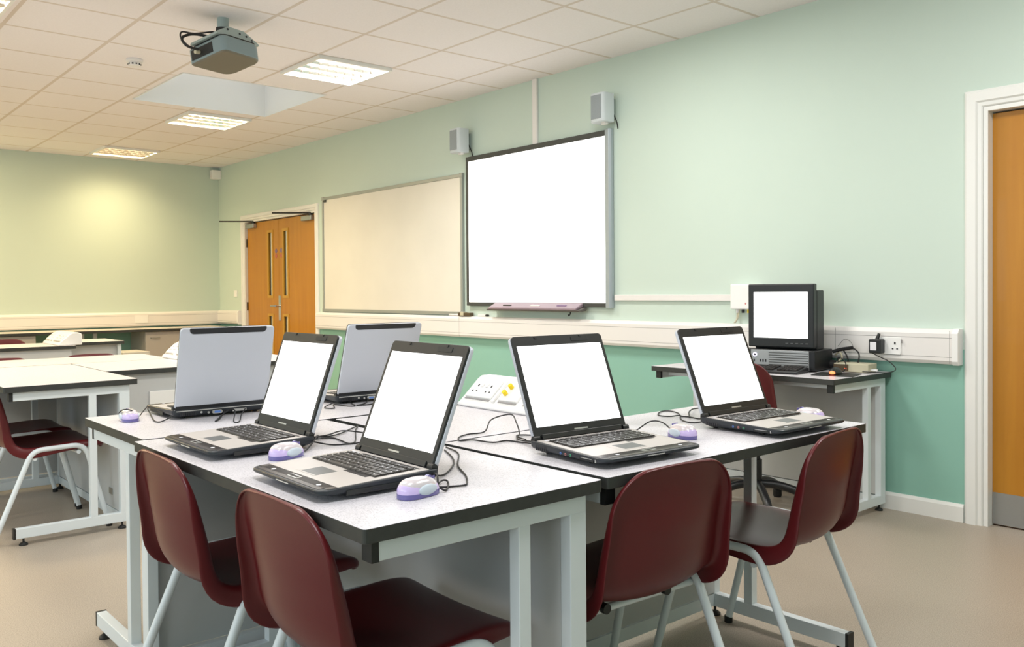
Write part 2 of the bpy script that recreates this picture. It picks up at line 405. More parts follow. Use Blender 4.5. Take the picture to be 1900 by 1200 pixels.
# ------------------------------------------------------------------ dado trunking
def trunking(name, label, along, a, b, zb, zt, ends=True):
    """three-compartment trunking, 60 mm deep; along 'x' on back wall, 'y' on left wall"""
    d = 0.058
    prof = [(0, zb), (d-0.012, zb), (d, zb+0.018), (d, zt-0.022), (d-0.016, zt), (0, zt)]
    root = thing(name, label, 'trunking', ((a+b)/2 if along == 'x' else XL, YB if along == 'x' else (a+b)/2, zb))
    def add(nm, poly, p, q, mm, bevel=0.003):
        m = MB()
        if along == 'x': m.prism([(YB-u, z) for u, z in poly], 'x', p, q)
        else: m.prism([(XL+u, z) for u, z in poly], 'y', p, q)
        return obj(nm, m, mm, root, bevel=bevel, world=True)
    add('body', prof, a, b, 'plastic_white')
    for z in (zb+0.035, zt-0.045):
        add('cover_joint', [(d-0.0005, z), (d+0.0006, z), (d+0.0006, z+0.0022), (d-0.0005, z+0.0022)], a, b, 'shadow_gap', 0)
    if ends:
        add('end_cap', [(0, zb-0.004), (d-0.008, zb-0.004), (d+0.004, zb+0.016), (d+0.004, zt-0.02), (d-0.012, zt+0.004), (0, zt+0.004)], b-0.028, b+0.003, 'plastic_off')
    return root, d
tr, td = trunking('cable_trunking', 'long white cable trunking on the wall under the whiteboards, ending at the right doorframe', 'x', dd1+0.075, rd0-0.1, 0.795, 0.972)
tr2, _ = trunking('cable_trunking', 'white cable trunking along the far left wall above the grey worktop', 'y', YF, YB, 0.785, 0.958, False)
tr3, _ = trunking('cable_trunking', 'short white trunking piece between the room corner and the double doors', 'x', XL+0.06, dd0-0.085, 0.795, 0.965)
def vjoint(x, root):
    m = MB(); m.box(x-0.001, YB-td-0.0006, 0.80, x+0.001, YB-td+0.001, 0.965); obj('cover_joint', m, 'shadow_gap', root, world=True)
for x in (-5.96, -2.515, -1.90): vjoint(x, tr)
def socket_face(root, x, z, y, w=0.146, h=0.086, pins=((0.036, 0),), axis='x', name='double_socket'):
    """plate with 3-pin holes and rocker switches, facing -y"""
    m = MB(); m.prism(rrect(w, h, 0.006, 3, x, z), 'y', y-0.009, y)
    p = obj(name, m, 'plastic_off', root, bevel=0.0015, world=True)
    m = MB()
    for (dx, dz) in pins:
        m.box(x+dx-0.004, y-0.0105, z+dz+0.008, x+dx+0.004, y-0.0088, z+dz+0.021)
        m.box(x+dx-0.016, y-0.0105, z+dz-0.018, x+dx-0.008, y-0.0088, z+dz-0.011)
        m.box(x+dx+0.008, y-0.0105, z+dz-0.018, x+dx+0.016, y-0.0088, z+dz-0.011)
    h_ = obj('pin_hole', m, 'hole', p, world=False)
    h_.matrix_parent_inverse = p.matrix_parent_inverse @ Matrix()  # same frame as the plate
    h_.matrix_parent_inverse = Matrix()
    return p
socket_face(tr, -2.22, 0.878, YB-td, 0.15, 0.09, ((0.045, 0.0),))
m = MB(); m.box(-2.142, YB-td-0.012, 0.895, -2.136, YB-td-0.009, 0.912); obj('rocker_switch', m, 'shadow_gap', tr, world=True)
# plug-in adaptor in the left half of that socket
ad = thing('power_adaptor', 'small black plug-in power adaptor in the trunking socket right of the computer', 'adaptor', (-2.262, YB-td-0.009, 0.882))
m = MB(); m.box(-0.032, -0.052, -0.045, 0.034, 0, 0.03); obj('body', m, 'black', ad, bevel=0.006)
m = MB(); m.cyl((0.0, -0.02, 0.028), (0.008, -0.012, 0.06), 0.010, 12, 0.007); obj('plug_neck', m, 'black', ad, smooth=40)
m = MB(); m.box(-0.022, -0.053, -0.028, 0.012, -0.0515, 0.016); obj('rating_label', m, 'led_white', ad)
m = MB(); m.tube([(-0.02, -0.03, -0.045), (0.01, -0.028, -0.06), (0.07, -0.03, -0.085), (0.115, -0.05, -0.12), (0.10, -0.09, -0.136), (0.03, -0.12, -0.138), (-0.02, -0.14, -0.136)], 0.0025, 8, 5); obj('lead', m, 'cable', ad, smooth=60)
# sockets on the left-wall trunking
m = MB(); m.box(XL+0.058, 3.50, 0.825, XL+0.068, 3.65, 0.915); obj('double_socket', m, 'plastic_off', tr2, bevel=0.002, world=True)
# light switch beside the double doors, corner sensor
sw = MB(); sw.box(-10.73, YB-0.012, 1.135, -10.64, YB, 1.22); sw.box(-10.70, YB-0.016, 1.155, -10.67, YB-0.011, 1.2)
tag(obj('light_switch', sw, 'plastic_off', bevel=0.002), 'small white light switch on the wall left of the double doors', 'switch')
pir = thing('motion_sensor', 'small white motion sensor high in the far corner of the room', 'sensor', (XL+0.05, YB-0.07, 2.66))
m = MB(); m.prism([(-0.035, -0.05), (0.035, -0.05), (0.05, 0.07), (-0.05, 0.07)], 'z', 0, 0.12)
obj('housing', m, 'plastic_off', pir, bevel=0.01)
m = MB(); m.box(-0.026, -0.056, 0.02, 0.026, -0.05, 0.065); obj('lens_window', m, 'plastic_white', pir, bevel=0.004)

# ------------------------------------------------------------------ whiteboard
x0, x1, z0, z1 = -8.395, -5.95, 0.98, 2.19
wb = thing('whiteboard', 'large dry-wipe whiteboard with grey trim between the double doors and the projection board', 'whiteboard', ((x0+x1)/2, YB, z0))
m = MB(); m.box(x0+0.01, YB-0.018, z0+0.01, x1-0.01, YB-0.003, z1-0.01); obj('writing_surface', m, 'whiteboard', wb, world=True)
t = 0.03
for q in ((x0, z0, x1, z0+t), (x0, z1-t, x1, z1), (x0, z0+t, x0+t, z1-t), (x1-t, z0+t, x1, z1-t)):
    m = MB(); m.box(q[0], YB-0.026, q[1], q[2], YB-0.001, q[3]); obj('frame_rail', m, 'alu', wb, bevel=0.003, world=True)
for q in ((x0, z1), (x1, z1), (x0, z0), (x1, z0)):
    m = MB(); cx = q[0]+(0.014 if q[0] == x0 else -0.014); cz = q[1]+(-0.014 if q[1] == z1 else 0.014)
    m.box(cx-0.02, YB-0.029, cz-0.02, cx+0.02, YB-0.001, cz+0.02); obj('corner_cap', m, 'alu', wb, bevel=0.004, world=True)
m = MB(); m.box(x0+0.035, YB-0.0305, z1-0.052, x0+0.085, YB-0.018, z1-0.03); obj('maker_badge', m, 'iwb_dark', wb, world=True)
# board pens on top of the trunking
def pen(label, x, y, col, l=0.13):
    r = thing('marker_pen', label, 'pen', (x, y, 0.982), R(4), 'pens on the trunking ledge')
    m = MB(); m.cyl((-l/2, 0, 0), (l/2*0.5, 0, 0), 0.008, 12); obj('barrel', m, 'plastic_white' if col != 'brown' else 'beige', r, smooth=40)
    m = MB(); m.cyl((l/2*0.5, 0, 0), (l/2, 0, 0), 0.009, 12); obj('pen_cap', m, col, r, smooth=40)
pen('white board pen lying on the trunking left of the brown wiper', -6.06, YB-0.032, 'plastic_white')
pen('slim white pen lying on the trunking right of the brown wiper', -5.66, YB-0.032, 'cap', 0.12)
wp = thing('board_wiper', 'small brown and brass board wiper at the bottom right corner of the whiteboard', 'wiper', (-5.90, YB-0.036, 0.974))
m = MB(); m.box(-0.08, -0.02, 0, 0.09, 0.02, 0.028); obj('handle', m, 'brown', wp, bevel=0.004)
m = MB(); m.box(-0.045, -0.023, 0.002, 0.0, 0.023, 0.034); obj('brass_clip', m, 'beige', wp, bevel=0.003)

# ------------------------------------------------------------------ projection board
yb = 4.555
iw = thing('interactive_whiteboard', 'interactive whiteboard showing a blank bright white projection, dark top edge and silver right column', 'whiteboard', (-5.03, YB, 1.06))
X0, X1, X2, Z0, Z1 = -5.882, -4.272, -4.218, 1.062, 2.315
m = MB(); m.box(X0+0.01, yb+0.006, Z0+0.01, X1, YB-0.004, Z1-0.01); obj('back_box', m, 'iwb_dark', iw, world=True)
m = MB(); m.box(X0+0.03, yb+0.003, Z0+0.028, X1-0.002, yb+0.008, Z1-0.036); obj('screen', m, 'board_lit', iw, world=True)
m = MB(); m.box(X0, yb, Z1-0.04, X1, YB-0.01, Z1); obj('top_rail', m, 'iwb_dark', iw, bevel=0.003, world=True)
m = MB(); m.box(X0, yb, Z0, X1, YB-0.01, Z0+0.03); obj('bottom_rail', m, 'iwb_dark', iw, bevel=0.003, world=True)
m = MB(); m.box(X0, yb, Z0+0.03, X0+0.032, YB-0.01, Z1-0.04); obj('left_rail', m, 'iwb_dark', iw, bevel=0.003, world=True)
m = MB(); m.prism([(X1, yb-0.004), (X2-0.012, yb-0.012), (X2, yb+0.004), (X2, YB-0.006), (X1, YB-0.006)], 'z', Z0-0.006, Z1+0.006); obj('side_column', m, 'iwb_silver', iw, bevel=0.003, world=True)
tx0, tx1 = -5.50, -4.50
m = MB(); m.prism([(yb+0.002, 1.06), (yb-0.075, 1.036), (yb-0.078, 1.048), (yb-0.07, 1.056), (yb+0.002, 1.092)], 'x', tx0, tx1)
ty = obj('pen_tray', m, 'tray', iw, bevel=0.006, world=True)
m = MB(); m.prism([(yb+0.01, 1.034), (yb-0.068, 1.026), (yb-0.074, 1.038), (yb+0.01, 1.062)], 'x', tx0-0.03, tx1+0.03); obj('tray_underside', m, 'tray_under', iw, bevel=0.004, world=True)
for x, mm in ((-5.3, 'black'), (-4.97, 'plastic_white'), (-4.68, 'sign_blue')):
    m = MB(); m.box(x-0.05, yb-0.05, 1.058, x+0.05, yb-0.025, 1.076); o = obj('tray_pen', m, mm, iw, bevel=0.006, world=True)
m = MB(); m.tube([(-4.60, yb-0.03, 1.028), (-4.60, yb-0.035, 1.005), (-4.615, yb-0.035, 0.998), (-4.625, yb-0.03, 1.01)], 0.004); obj('tray_hook', m, 'cap', iw, world=True)

# speakers
def make_speaker(label, x, z):
    r = thing('wall_speaker', label, 'speaker', (x, YB, z), 0, 'speakers above the projection board')
    m = MB(); m.prism(rrect(0.135, 0.115, (0.03, 0.03, 0.01, 0.01), 5, 0, -0.105), 'z', 0.0, 0.20); obj('cabinet', m, 'speaker', r, bevel=0.004, smooth=35)
    m = MB(); m.box(-0.05, -0.1655, 0.02, 0.045, -0.160, 0.185); obj('grille', m, 'grille', r, bevel=0.004)
    m = MB(); m.box(-0.02, -0.06, 0.06, 0.02, 0, 0.14); m.box(-0.03, -0.012, 0.03, 0.03, 0, 0.17); obj('bracket', m, 'mount', r)
    m = MB(); m.prism(rrect(0.05, 0.035, 0.012, 4, 0.02, -0.10), 'z', -0.014, 0.0); obj('base_lug', m, 'plastic_white', r)
    m = MB(); m.tube([(0.03, -0.03, 0.08), (0.05, -0.012, 0.02), (0.058, -0.008, -0.02), (0.062, -0.01, -0.038)], 0.004); obj('lead', m, 'cable', r, smooth=60)
make_speaker('grey wall speaker above the left end of the projection board', -5.88, 2.345)
make_speaker('grey wall speaker above the right end of the projection board', -4.235, 2.352)

# conduits, junction box
m = MB(); m.box(-5.055, YB-0.02, 2.30, -5.005, YB, H-0.0)
tag(obj('cable_conduit', m, 'plastic_white', bevel=0.003), 'vertical white conduit from the ceiling down to the projection board', 'conduit')
m = MB(); m.box(-4.205, YB-0.022, 1.11, -3.215, YB, 1.15)
tag(obj('cable_conduit', m, 'plastic_white', bevel=0.003), 'horizontal white conduit from the projection board to the white junction box', 'conduit')
jb = thing('junction_box', 'white wall box with small plugs under it, left of the computer monitor', 'box', (-3.13, YB, 1.06))
m = MB(); m.box(-0.083, -0.055, 0, 0.12, 0, 0.155); obj('housing', m, 'plastic_off', jb, bevel=0.008)
for k, (x, mm) in enumerate(((-0.045, 'plastic_white'), (-0.005, 'hole'), (0.035, 'yellow'), (0.075, 'yellow'))):
    m = MB(); m.cyl((x, -0.03, 0.0), (x, -0.03, -0.022), 0.009, 10); obj('plug', m, mm, jb)
m = MB(); m.cyl((0.03, -0.0555, 0.035), (0.03, -0.0545, 0.035), 0.006, 10); obj('indicator', m, 'jack_pink', jb)
m = MB(); m.tube([(-0.045, -0.03, -0.02), (-0.05, -0.03, -0.06), (-0.06, -0.04, -0.083)], 0.006); m.tube([(-0.03, -0.03, -0.0), (-0.045, -0.032, -0.06), (-0.065, -0.04, -0.083)], 0.004); obj('lead', m, 'beige', jb, smooth=60)

# ------------------------------------------------------------------ ceiling lights
PWARM, PCOOL = (1.0, 0.76, 0.42), (1.0, 0.97, 0.92)
def light_obj(name, energy, color, size, parent=None, loc=(0, 0, 0), rot=(0, 0, 0), sizey=None, spread=None):
    l = bpy.data.lights.new(name, 'AREA'); l.energy = energy*0.56; l.color = color
    l.shape = 'RECTANGLE'; l.size = size; l.size_y = sizey or size
    if spread: l.spread = R(spread)
    o = bpy.data.objects.new(name, l); COL.objects.link(o); o.location = loc; o.rotation_euler = rot
    if parent is not None: o.parent = parent
    return o
def luminaire(label, cx, cy, energy, color):
    r = thing('ceiling_light', label, 'ceiling light', (cx, cy, H), 0, 'louvred ceiling lights')
    m = MB(); s = 0.298
    for q in ((-s, -s, s, -s+0.02), (-s, s-0.02, s, s), (-s, -s+0.02, -s+0.02, s-0.02), (s-0.02, -s+0.02, s, s-0.02)): m.box(q[0], q[1], -0.026, q[2], q[3], 0)
    obj('frame', m, 'white_paint', r, bevel=0.002)
    m = MB(); n = 4
    for k in range(1, n):
        x = -0.278+k*0.556/n
        m.prism([(x-0.012, -0.008), (x+0.012, -0.008), (x+0.002, -0.025), (x-0.002, -0.025)], 'y', -0.278, 0.278)
    for k in range(1, 8):
        y = -0.278+k*0.556/8; m.box(-0.278, y-0.0015, -0.025, 0.278, y+0.0015, -0.010)
    obj('louvre', m, 'louvre', r)
    light_obj('lamp', energy, color, 0.55, r, (0, 0, -0.006), (0, 0, 0), None, 138)
    return r
luminaire('louvred ceiling light nearest, right of the ceiling projector', -5.74, 3.25, 62, PCOOL)
luminaire('louvred ceiling light directly behind the rooflight opening', -8.15, 3.25, 60, (1.0, 0.82, 0.54))
luminaire('farthest louvred ceiling light, close to the far left wall', -10.54, 3.22, 34, PWARM)
luminaire('ceiling light cut off by the top left corner of the picture', -5.74, 0.80, 58, (1.0, 0.83, 0.56))
for (cx, cy, c, e) in ((-3.34, 3.25, PCOOL, 46), (-0.94, 3.25, (1.0, 0.97, 0.95), 50), (-3.34, 0.80, PCOOL, 45), (-0.94, 0.80, (0.97, 0.98, 1.0), 45), (-8.15, 0.80, PWARM, 74), (-10.54, 0.80, PWARM, 80), (-8.15, -1.6, PWARM, 45), (-4.5, -1.6, PCOOL, 45)):
    light_obj('lamp', e, c, 0.56, None, (cx, cy, H-0.006), (0, 0, 0), None, 178)
for (a, b) in wins:
    light_obj('window_daylight', 58 if a > -5 else 28, (0.84, 0.93, 1.0), b-a-0.1, None, ((a+b)/2, YF-0.02, 1.65), (R(90), 0, 0), 1.35)

# smoke detector
sd = thing('smoke_detector', 'small round white smoke detector on the ceiling left of the projector', 'detector', (-6.37, 2.02, H))
m = MB(); m.lathe([(0.052, 0.0), (0.055, -0.004), (0.055, -0.018), (0.05, -0.022)]); obj('base', m, 'plastic_white', sd, smooth=40)
m = MB(); m.lathe([(0.036, -0.022), (0.04, -0.03), (0.04, -0.042), (0.032, -0.05), (0.01, -0.052)]); h = obj('sensing_head', m, 'plastic_white', sd, smooth=40)
m = MB()
for k in range(10):
    a = 2*math.pi*k/10; m.box(0.0385*math.cos(a)-0.005, 0.0385*math.sin(a)-0.005, -0.041, 0.0385*math.cos(a)+0.005, 0.0385*math.sin(a)+0.005, -0.032)
obj('vent_slot', m, 'hole', h)

# ------------------------------------------------------------------ projector
pj = thing('projector', 'grey projector hanging from the ceiling on a short pole with looped cables', 'projector', (-5.10, 2.13, H), R(19))
m = MB(); m.cyl((0, 0, 0), (0, 0, -0.09), 0.034, 24); obj('pole', m, 'mount', pj, smooth=40)
m = MB(); m.cyl((0, 0, -0.06), (0, 0, -0.10), 0.042, 24); obj('pole_collar', m, 'cap', pj, smooth=40)
m = MB(); prof = [(-0.16, -0.165), (-0.155, -0.15), (-0.06, -0.098), (0.06, -0.098), (0.165, -0.15), (0.17, -0.165)]
m.prism(prof, 'y', -0.115, 0.115); o = obj('mount_plate', m, 'mount', pj, bevel=0.006); o.rotation_euler = (0, 0, R(90))
m = MB()
for (yy, zz) in ((-0.07, -0.12), (0.07, -0.13), (0.11, -0.145), (0.02, -0.125)): m.cyl((0.116, yy, zz), (0.119, yy, zz), 0.006, 8)
obj('mount_screw', m, 'hole', pj)
m = MB(); m.mi = 0
m.prism(rrect(0.30, 0.30, (0.03, 0.03, 0.07, 0.07), 6), 'z', -0.275, -0.175)
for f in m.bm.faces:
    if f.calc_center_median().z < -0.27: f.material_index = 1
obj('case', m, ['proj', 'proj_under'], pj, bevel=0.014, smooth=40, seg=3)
m = MB(); m.prism(rrect(0.27, 0.27, 0.04, 5), 'z', -0.180, -0.165); obj('mount_gap', m, 'cap', pj)
m = MB(); m.box(-0.12, -0.1525, -0.255, 0.06, -0.149, -0.195); obj('connector_panel', m, 'cap', pj)
m = MB(); m.cyl((0.05, 0.13, -0.225), (0.05, 0.165, -0.225), 0.038, 24); obj('lens', m, 'black', pj, smooth=40)
m = MB(); m.cyl((-0.05, -0.15, -0.225), (-0.05, -0.185, -0.23), 0.011, 10); obj('video_plug', m, 'beige', pj)
m = MB(); m.tube([(-0.04, -0.17, -0.215), (-0.06, -0.23, -0.20), (-0.08, -0.24, -0.15), (-0.05, -0.19, -0.125), (0.0, -0.12, -0.135)], 0.008, 10, 6); obj('signal_cable', m, 'cable', pj, smooth=60)
m = MB(); m.tube([(-0.10, -0.16, -0.19), (-0.13, -0.2, -0.13), (-0.12, -0.2, -0.09), (-0.06, -0.16, -0.11), (0.0, -0.08, -0.10), (0.0, -0.03, -0.098)], 0.005, 10, 6); obj('power_cable', m, 'cable', pj, smooth=60)

for c in pj.children:
    if not c.name.startswith('pole'):
        c.matrix_basis = Matrix.Translation((0, 0, -0.1)) @ Matrix.Rotation(R(-10), 4, 'Y') @ Matrix.Translation((0, 0, 0.1)) @ c.matrix_basis

# ------------------------------------------------------------------ tables
def table(name, label, cx, cy, L, D, rot, z=0.753, group='laminate tables on cantilever frames', panel_y=None, frames=(1, 1), closed=False, hatch=None, feet=True):
    """user side = local -y; cantilever end frames; modesty panel at the rear"""
    r = thing(name, label, 'table', (cx, cy, 0), R(rot), group)
    e = 0.028
    m = MB(); m.prism(rrect(L, D, 0.008, 3), 'z', z-e, z)
    for f in m.bm.faces:
        f.material_index = 0 if f.calc_center_median().z > z-1e-4 else 1
    obj('tabletop', m, ['laminate', 'edge'], r, bevel=0.0015)
    hx = L/2-0.035
    for s, on in ((-1, frames[0]), (1, frames[1])):
        if not on: continue
        x = s*hx; w = 0.016
        yf, ybk = -D/2+0.03, D/2-0.035
        zt = z-e
        m = MB(); m.box(x-w, yf, zt-0.042, x+w, ybk, zt)
        m.box(x-w, yf+0.01, 0.035, x+w, ybk, 0.082)
        m.box(x-w, ybk-0.05, 0.08, x+w, ybk, zt-0.04)
        m.box(x-w, 0.075, 0.08, x+w, 0.108, zt-0.04)
        fr = obj('end_frame', m, 'steel', r, bevel=0.002)
        m = MB(); m.box(x-w-0.001, yf-0.004, zt-0.043, x+w+0.001, yf+0.012, zt-0.0005); obj('end_cap', m, 'cap', fr)
        m = MB(); m.box(x-w-0.001, yf+0.005, 0.034, x+w+0.001, yf+0.016, 0.083); obj('end_cap', m, 'cap', fr)
        if feet:
            for yy in (yf+0.05, ybk-0.04):
                m = MB(); m.cyl((x, yy, 0.012), (x, yy, 0.036), 0.005, 10); m.lathe([(0.020, 0.0), (0.020, 0.006), (0.012, 0.013), (0.006, 0.016)], (x, yy, 0)); obj('levelling_foot', m, 'cap', r, smooth=40)
    py = D/2-0.085 if panel_y is None else panel_y
    m = MB(); m.box(-hx+0.016, py, 0.085, hx-0.016, py+0.018, z-e-0.002); mp = obj('modesty_panel', m, 'panel', r)
    m = MB(); m.box(-hx, D/2-0.085, 0.037, hx, D/2-0.045, 0.080); obj('floor_rail', m, 'steel', r)
    m = MB(); m.box(-hx, -D/2+0.10, z-e-0.03, hx, -D/2+0.125, z-e); obj('top_rail', m, 'steel', r)
    m = MB()
    for s in (-1, 1):
        m.box(s*(hx-0.14)-0.03, py-0.003, 0.15, s*(hx-0.14)+0.03, py, 0.182)
    br = obj('panel_bracket', m, 'brushed', r)
    return r
A = table('table', 'speckled white table at the front, holding the two nearest laptops and two mice', -2.0025, 1.131, 1.275, 0.622, 0)
B = table('table', 'speckled white table on the right holding the two laptops that face right', -1.687, 2.062, 1.196, 0.634, 90)
E_ = table('table', 'speckled white table on the left holding both laptops seen from behind', -2.962, 1.452, 1.20, 0.612, -90)
Dt = thing('table', 'speckled white middle table carrying the white socket pedestal behind the front laptops', 'table', (-2.324, 1.80, 0), 0, 'laminate tables on cantilever frames')
m = MB(); m.prism(rrect(0.618, 0.655, 0.008, 3), 'z', 0.725, 0.753)
for f in m.bm.faces: f.material_index = 0 if f.calc_center_median().z > 0.7529 else 1
obj('tabletop', m, ['laminate', 'edge'], Dt, bevel=0.0015)
m = MB(); m.box(-0.28, -0.29, 0.0, 0.28, 0.30, 0.725); obj('service_cupboard', m, 'panel', Dt)

# left-hand group of tables
L1 = table('table', 'bare cream-lit table at the left edge with a pale frame and maroon chairs under it', -5.235, 1.154, 1.27, 0.60, 0)
table('table', 'cream-lit table behind the bare left table, two maroon chair backs peeking over it', -6.195, 1.48, 1.20, 0.61, -90)
def service_table(label, x0, x1, y0, y1, z=0.753, plate=None):
    r = thing('service_table', label, 'table', ((x0+x1)/2, (y0+y1)/2, 0))
    a, b = (x1-x0)/2, (y1-y0)/2
    m = MB(); m.prism(rrect(2*a, 2*b, 0.008, 3), 'z', z-0.028, z)
    for f in m.bm.faces: f.material_index = 0 if f.calc_center_median().z > z-1e-4 else 1
    obj('tabletop', m, ['laminate', 'edge'], r, bevel=0.0015)
    m = MB(); m.box(-a+0.05, -b+0.03, 0.0, a-0.03, b-0.03, z-0.028); obj('cupboard_body', m, 'panel', r)
    if plate:
        p0, p1, q0, q1 = plate
        m = MB(); m.box(a-0.03, p0-(y0+y1)/2, q0, a-0.018, p1-(y0+y1)/2, q1); obj('blank_plate', m, 'plastic_off', r, bevel=0.002)
    return r
service_table('grey-sided service table behind the left table, under a white socket pedestal', -5.875, -5.155, 1.462, 2.72, plate=(1.70, 1.86, 0.50, 0.62))
service_table('grey-sided service table further back at the left edge, with a socket pedestal on top', -8.60, -7.99, 0.7, 2.03, plate=(1.60, 1.78, 0.52, 0.62))
table('table', 'bare pale-framed table in the back row before the open worktop bay', -8.74, 2.30, 0.51, 0.60, -90, frames=(1, 0))
bx = thing('drawer_unit', 'low grey drawer unit beside the bare table in the back row', 'drawer unit', (-9.3, 2.86, 0))
m = MB(); m.box(-0.2, -0.12, 0, 0.2, 0.14, 0.60); obj('carcass', m, 'cupboard', bx, bevel=0.004)
for k in range(3):
    m = MB(); m.box(0.2, -0.11, 0.03+k*0.19, 0.214, 0.13, 0.2+k*0.19); obj('drawer_front', m, 'cupboard', bx, bevel=0.003)

# worktop along the far wall with cupboards below
m = MB(); m.box(XL+0.005, -1.6, 0.738, -10.60, 4.45, 0.768)
for f in m.bm.faces: f.material_index = 0 if f.normal.z > 0.5 else 1
tag(obj('worktop', m, ['worktop', 'edge'], bevel=0.002), 'long grey worktop running along the far left wall under the trunking', 'worktop')
def cupboard(label, y0, y1, doors):
    r = thing('base_cupboard', label, 'cupboard', (-10.92, (y0+y1)/2, 0))
    b = (y1-y0)/2
    m = MB(); m.box(-0.27, -b, 0.08, 0.25, b, 0.737); m.box(-0.27, -b, 0.0, 0.2, b, 0.08); obj('carcass', m, 'cupboard', r)
    for k in range(doors):
        a = -b+2*b*k/doors
        m = MB(); m.box(0.25, a+0.003, 0.09, 0.268, a+2*b/doors-0.003, 0.732); d = obj('door', m, 'cupboard', r, bevel=0.002)
        m = MB(); m.tube([(0.268, a+0.06, 0.66), (0.295, a+0.06, 0.66), (0.295, a+0.16, 0.66), (0.268, a+0.16, 0.66)], 0.005, smooth=1); obj('handle', m, 'brushed', d)
cupboard('grey base cupboard under the worktop, left of the open knee space', 0.8, 2.30, 3)
cupboard('grey base cupboard under the worktop, right of the open knee space', 3.46, 4.42, 2)
lg = thing('worktop_leg_frame', 'pale steel leg frame under the worktop in the open knee space', 'frame', (-10.98, 2.92, 0))
for yy in (-0.07, 0.07):
    m = MB(); m.box(-0.02, yy-0.02, 0, 0.02, yy+0.02, 0.737); obj('leg', m, 'steel', lg)
m = MB(); m.box(-0.016, -0.06, 0.1, 0.016, 0.06, 0.13); obj('stretcher', m, 'steel', lg)

# computer desk against the wall
ZI = 0.735
it = table('computer_desk', 'grey-topped computer desk against the wall beside the right door', -2.80, 4.285, 1.16, 0.597, 0, ZI, None)
it['category'] = 'desk'

# ------------------------------------------------------------------ socket pedestals
def pedestal(label, x, y, z, rot, L, knobs=True, flip=False):
    r = thing('socket_pedestal', label, 'socket box', (x, y, z), R(rot), 'white socket pedestals on tables')
    prof = [(0, 0), (0, 0.016), (0.012, 0.022), (0.096, 0.096), (0.115, 0.107), (0.15, 0.108), (0.182, 0.10), (0.19, 0.085), (0.19, 0)]
    m = MB(); m.prism(prof, 'x', -L/2, L/2); obj('housing', m, 'plastic_off', r, bevel=0.008, smooth=35, seg=3)
    sl = math.atan2(0.096-0.022, 0.096-0.012)
    base = Matrix.Translation((0, 0.012, 0.022)) @ Matrix.Rotation(sl, 4, 'X')
    def face(nm, mb, mm, par=r, bev=0): mb.xf(base); return obj(nm, mb, mm, par, bevel=bev)
    def plate(cx, w):
        m = MB(); m.box(cx-w/2, 0.018, -0.001, cx+w/2, 0.104, 0.008); return face('socket_plate', m, 'plastic_off', r, 0.003)
    if knobs: spots = ((-L/2+0.092, 0.150, 's'), (-L/2+0.262, 0.105, 'k'), (-L/2+0.40, 0.11, 'b'))
    else: spots = ((-L/4, L*0.42, 's'), (L/4, L*0.42, 's'))
    for (cx, w, kind) in spots:
        p = plate(cx, w)
        m = MB(); m.box(cx-w/2+0.004, 0.009, 0, cx+w/2-0.004, 0.015, 0.002); face('slot', m, 'shadow_gap', p)
        if kind == 's':
            m = MB()
            for s in (-1, 1):
                q = cx+s*w*0.25
                m.box(q-0.003, 0.068, 0.008, q+0.003, 0.078, 0.009); m.box(q-0.014, 0.042, 0.008, q-0.008, 0.048, 0.009); m.box(q+0.008, 0.042, 0.008, q+0.014, 0.048, 0.009)
            face('pin_hole', m, 'hole', p)
            for s in (-1, 1):
                m = MB(); q = cx+s*w*0.09; m.box(q-0.006, 0.066, 0.007, q+0.006, 0.082, 0.011); face('rocker_switch', m, 'plastic_white', p, 0.001)
        elif kind == 'k':
            for (dx, v) in ((-0.022, 0.078), (-0.028, 0.046)):
                m = MB(); m.cyl((cx+dx, v, 0.006), (cx+dx, v, 0.024), 0.0085, 16); face('yellow_terminal', m, 'yellow', p)
    m = MB(); m.box(-L/2+0.182, 0.004, -0.001, -L/2+0.196, 0.11, 0.010); face('divider', m, 'plastic_off', r, 0.003)
    return r
pedestal('white socket pedestal with two yellow terminals on the middle table, between laptops', -2.385, 1.985, 0.753, 0, 0.48)
pedestal('white socket pedestal on the left service table, partly hidden by the silver laptop lid', -5.75, 2.045, 0.753, 0, 0.46)
pedestal('white socket pedestal on the farther left service table near the worktop', -8.30, 1.90, 0.753, 0, 0.52, False)
pp = 0

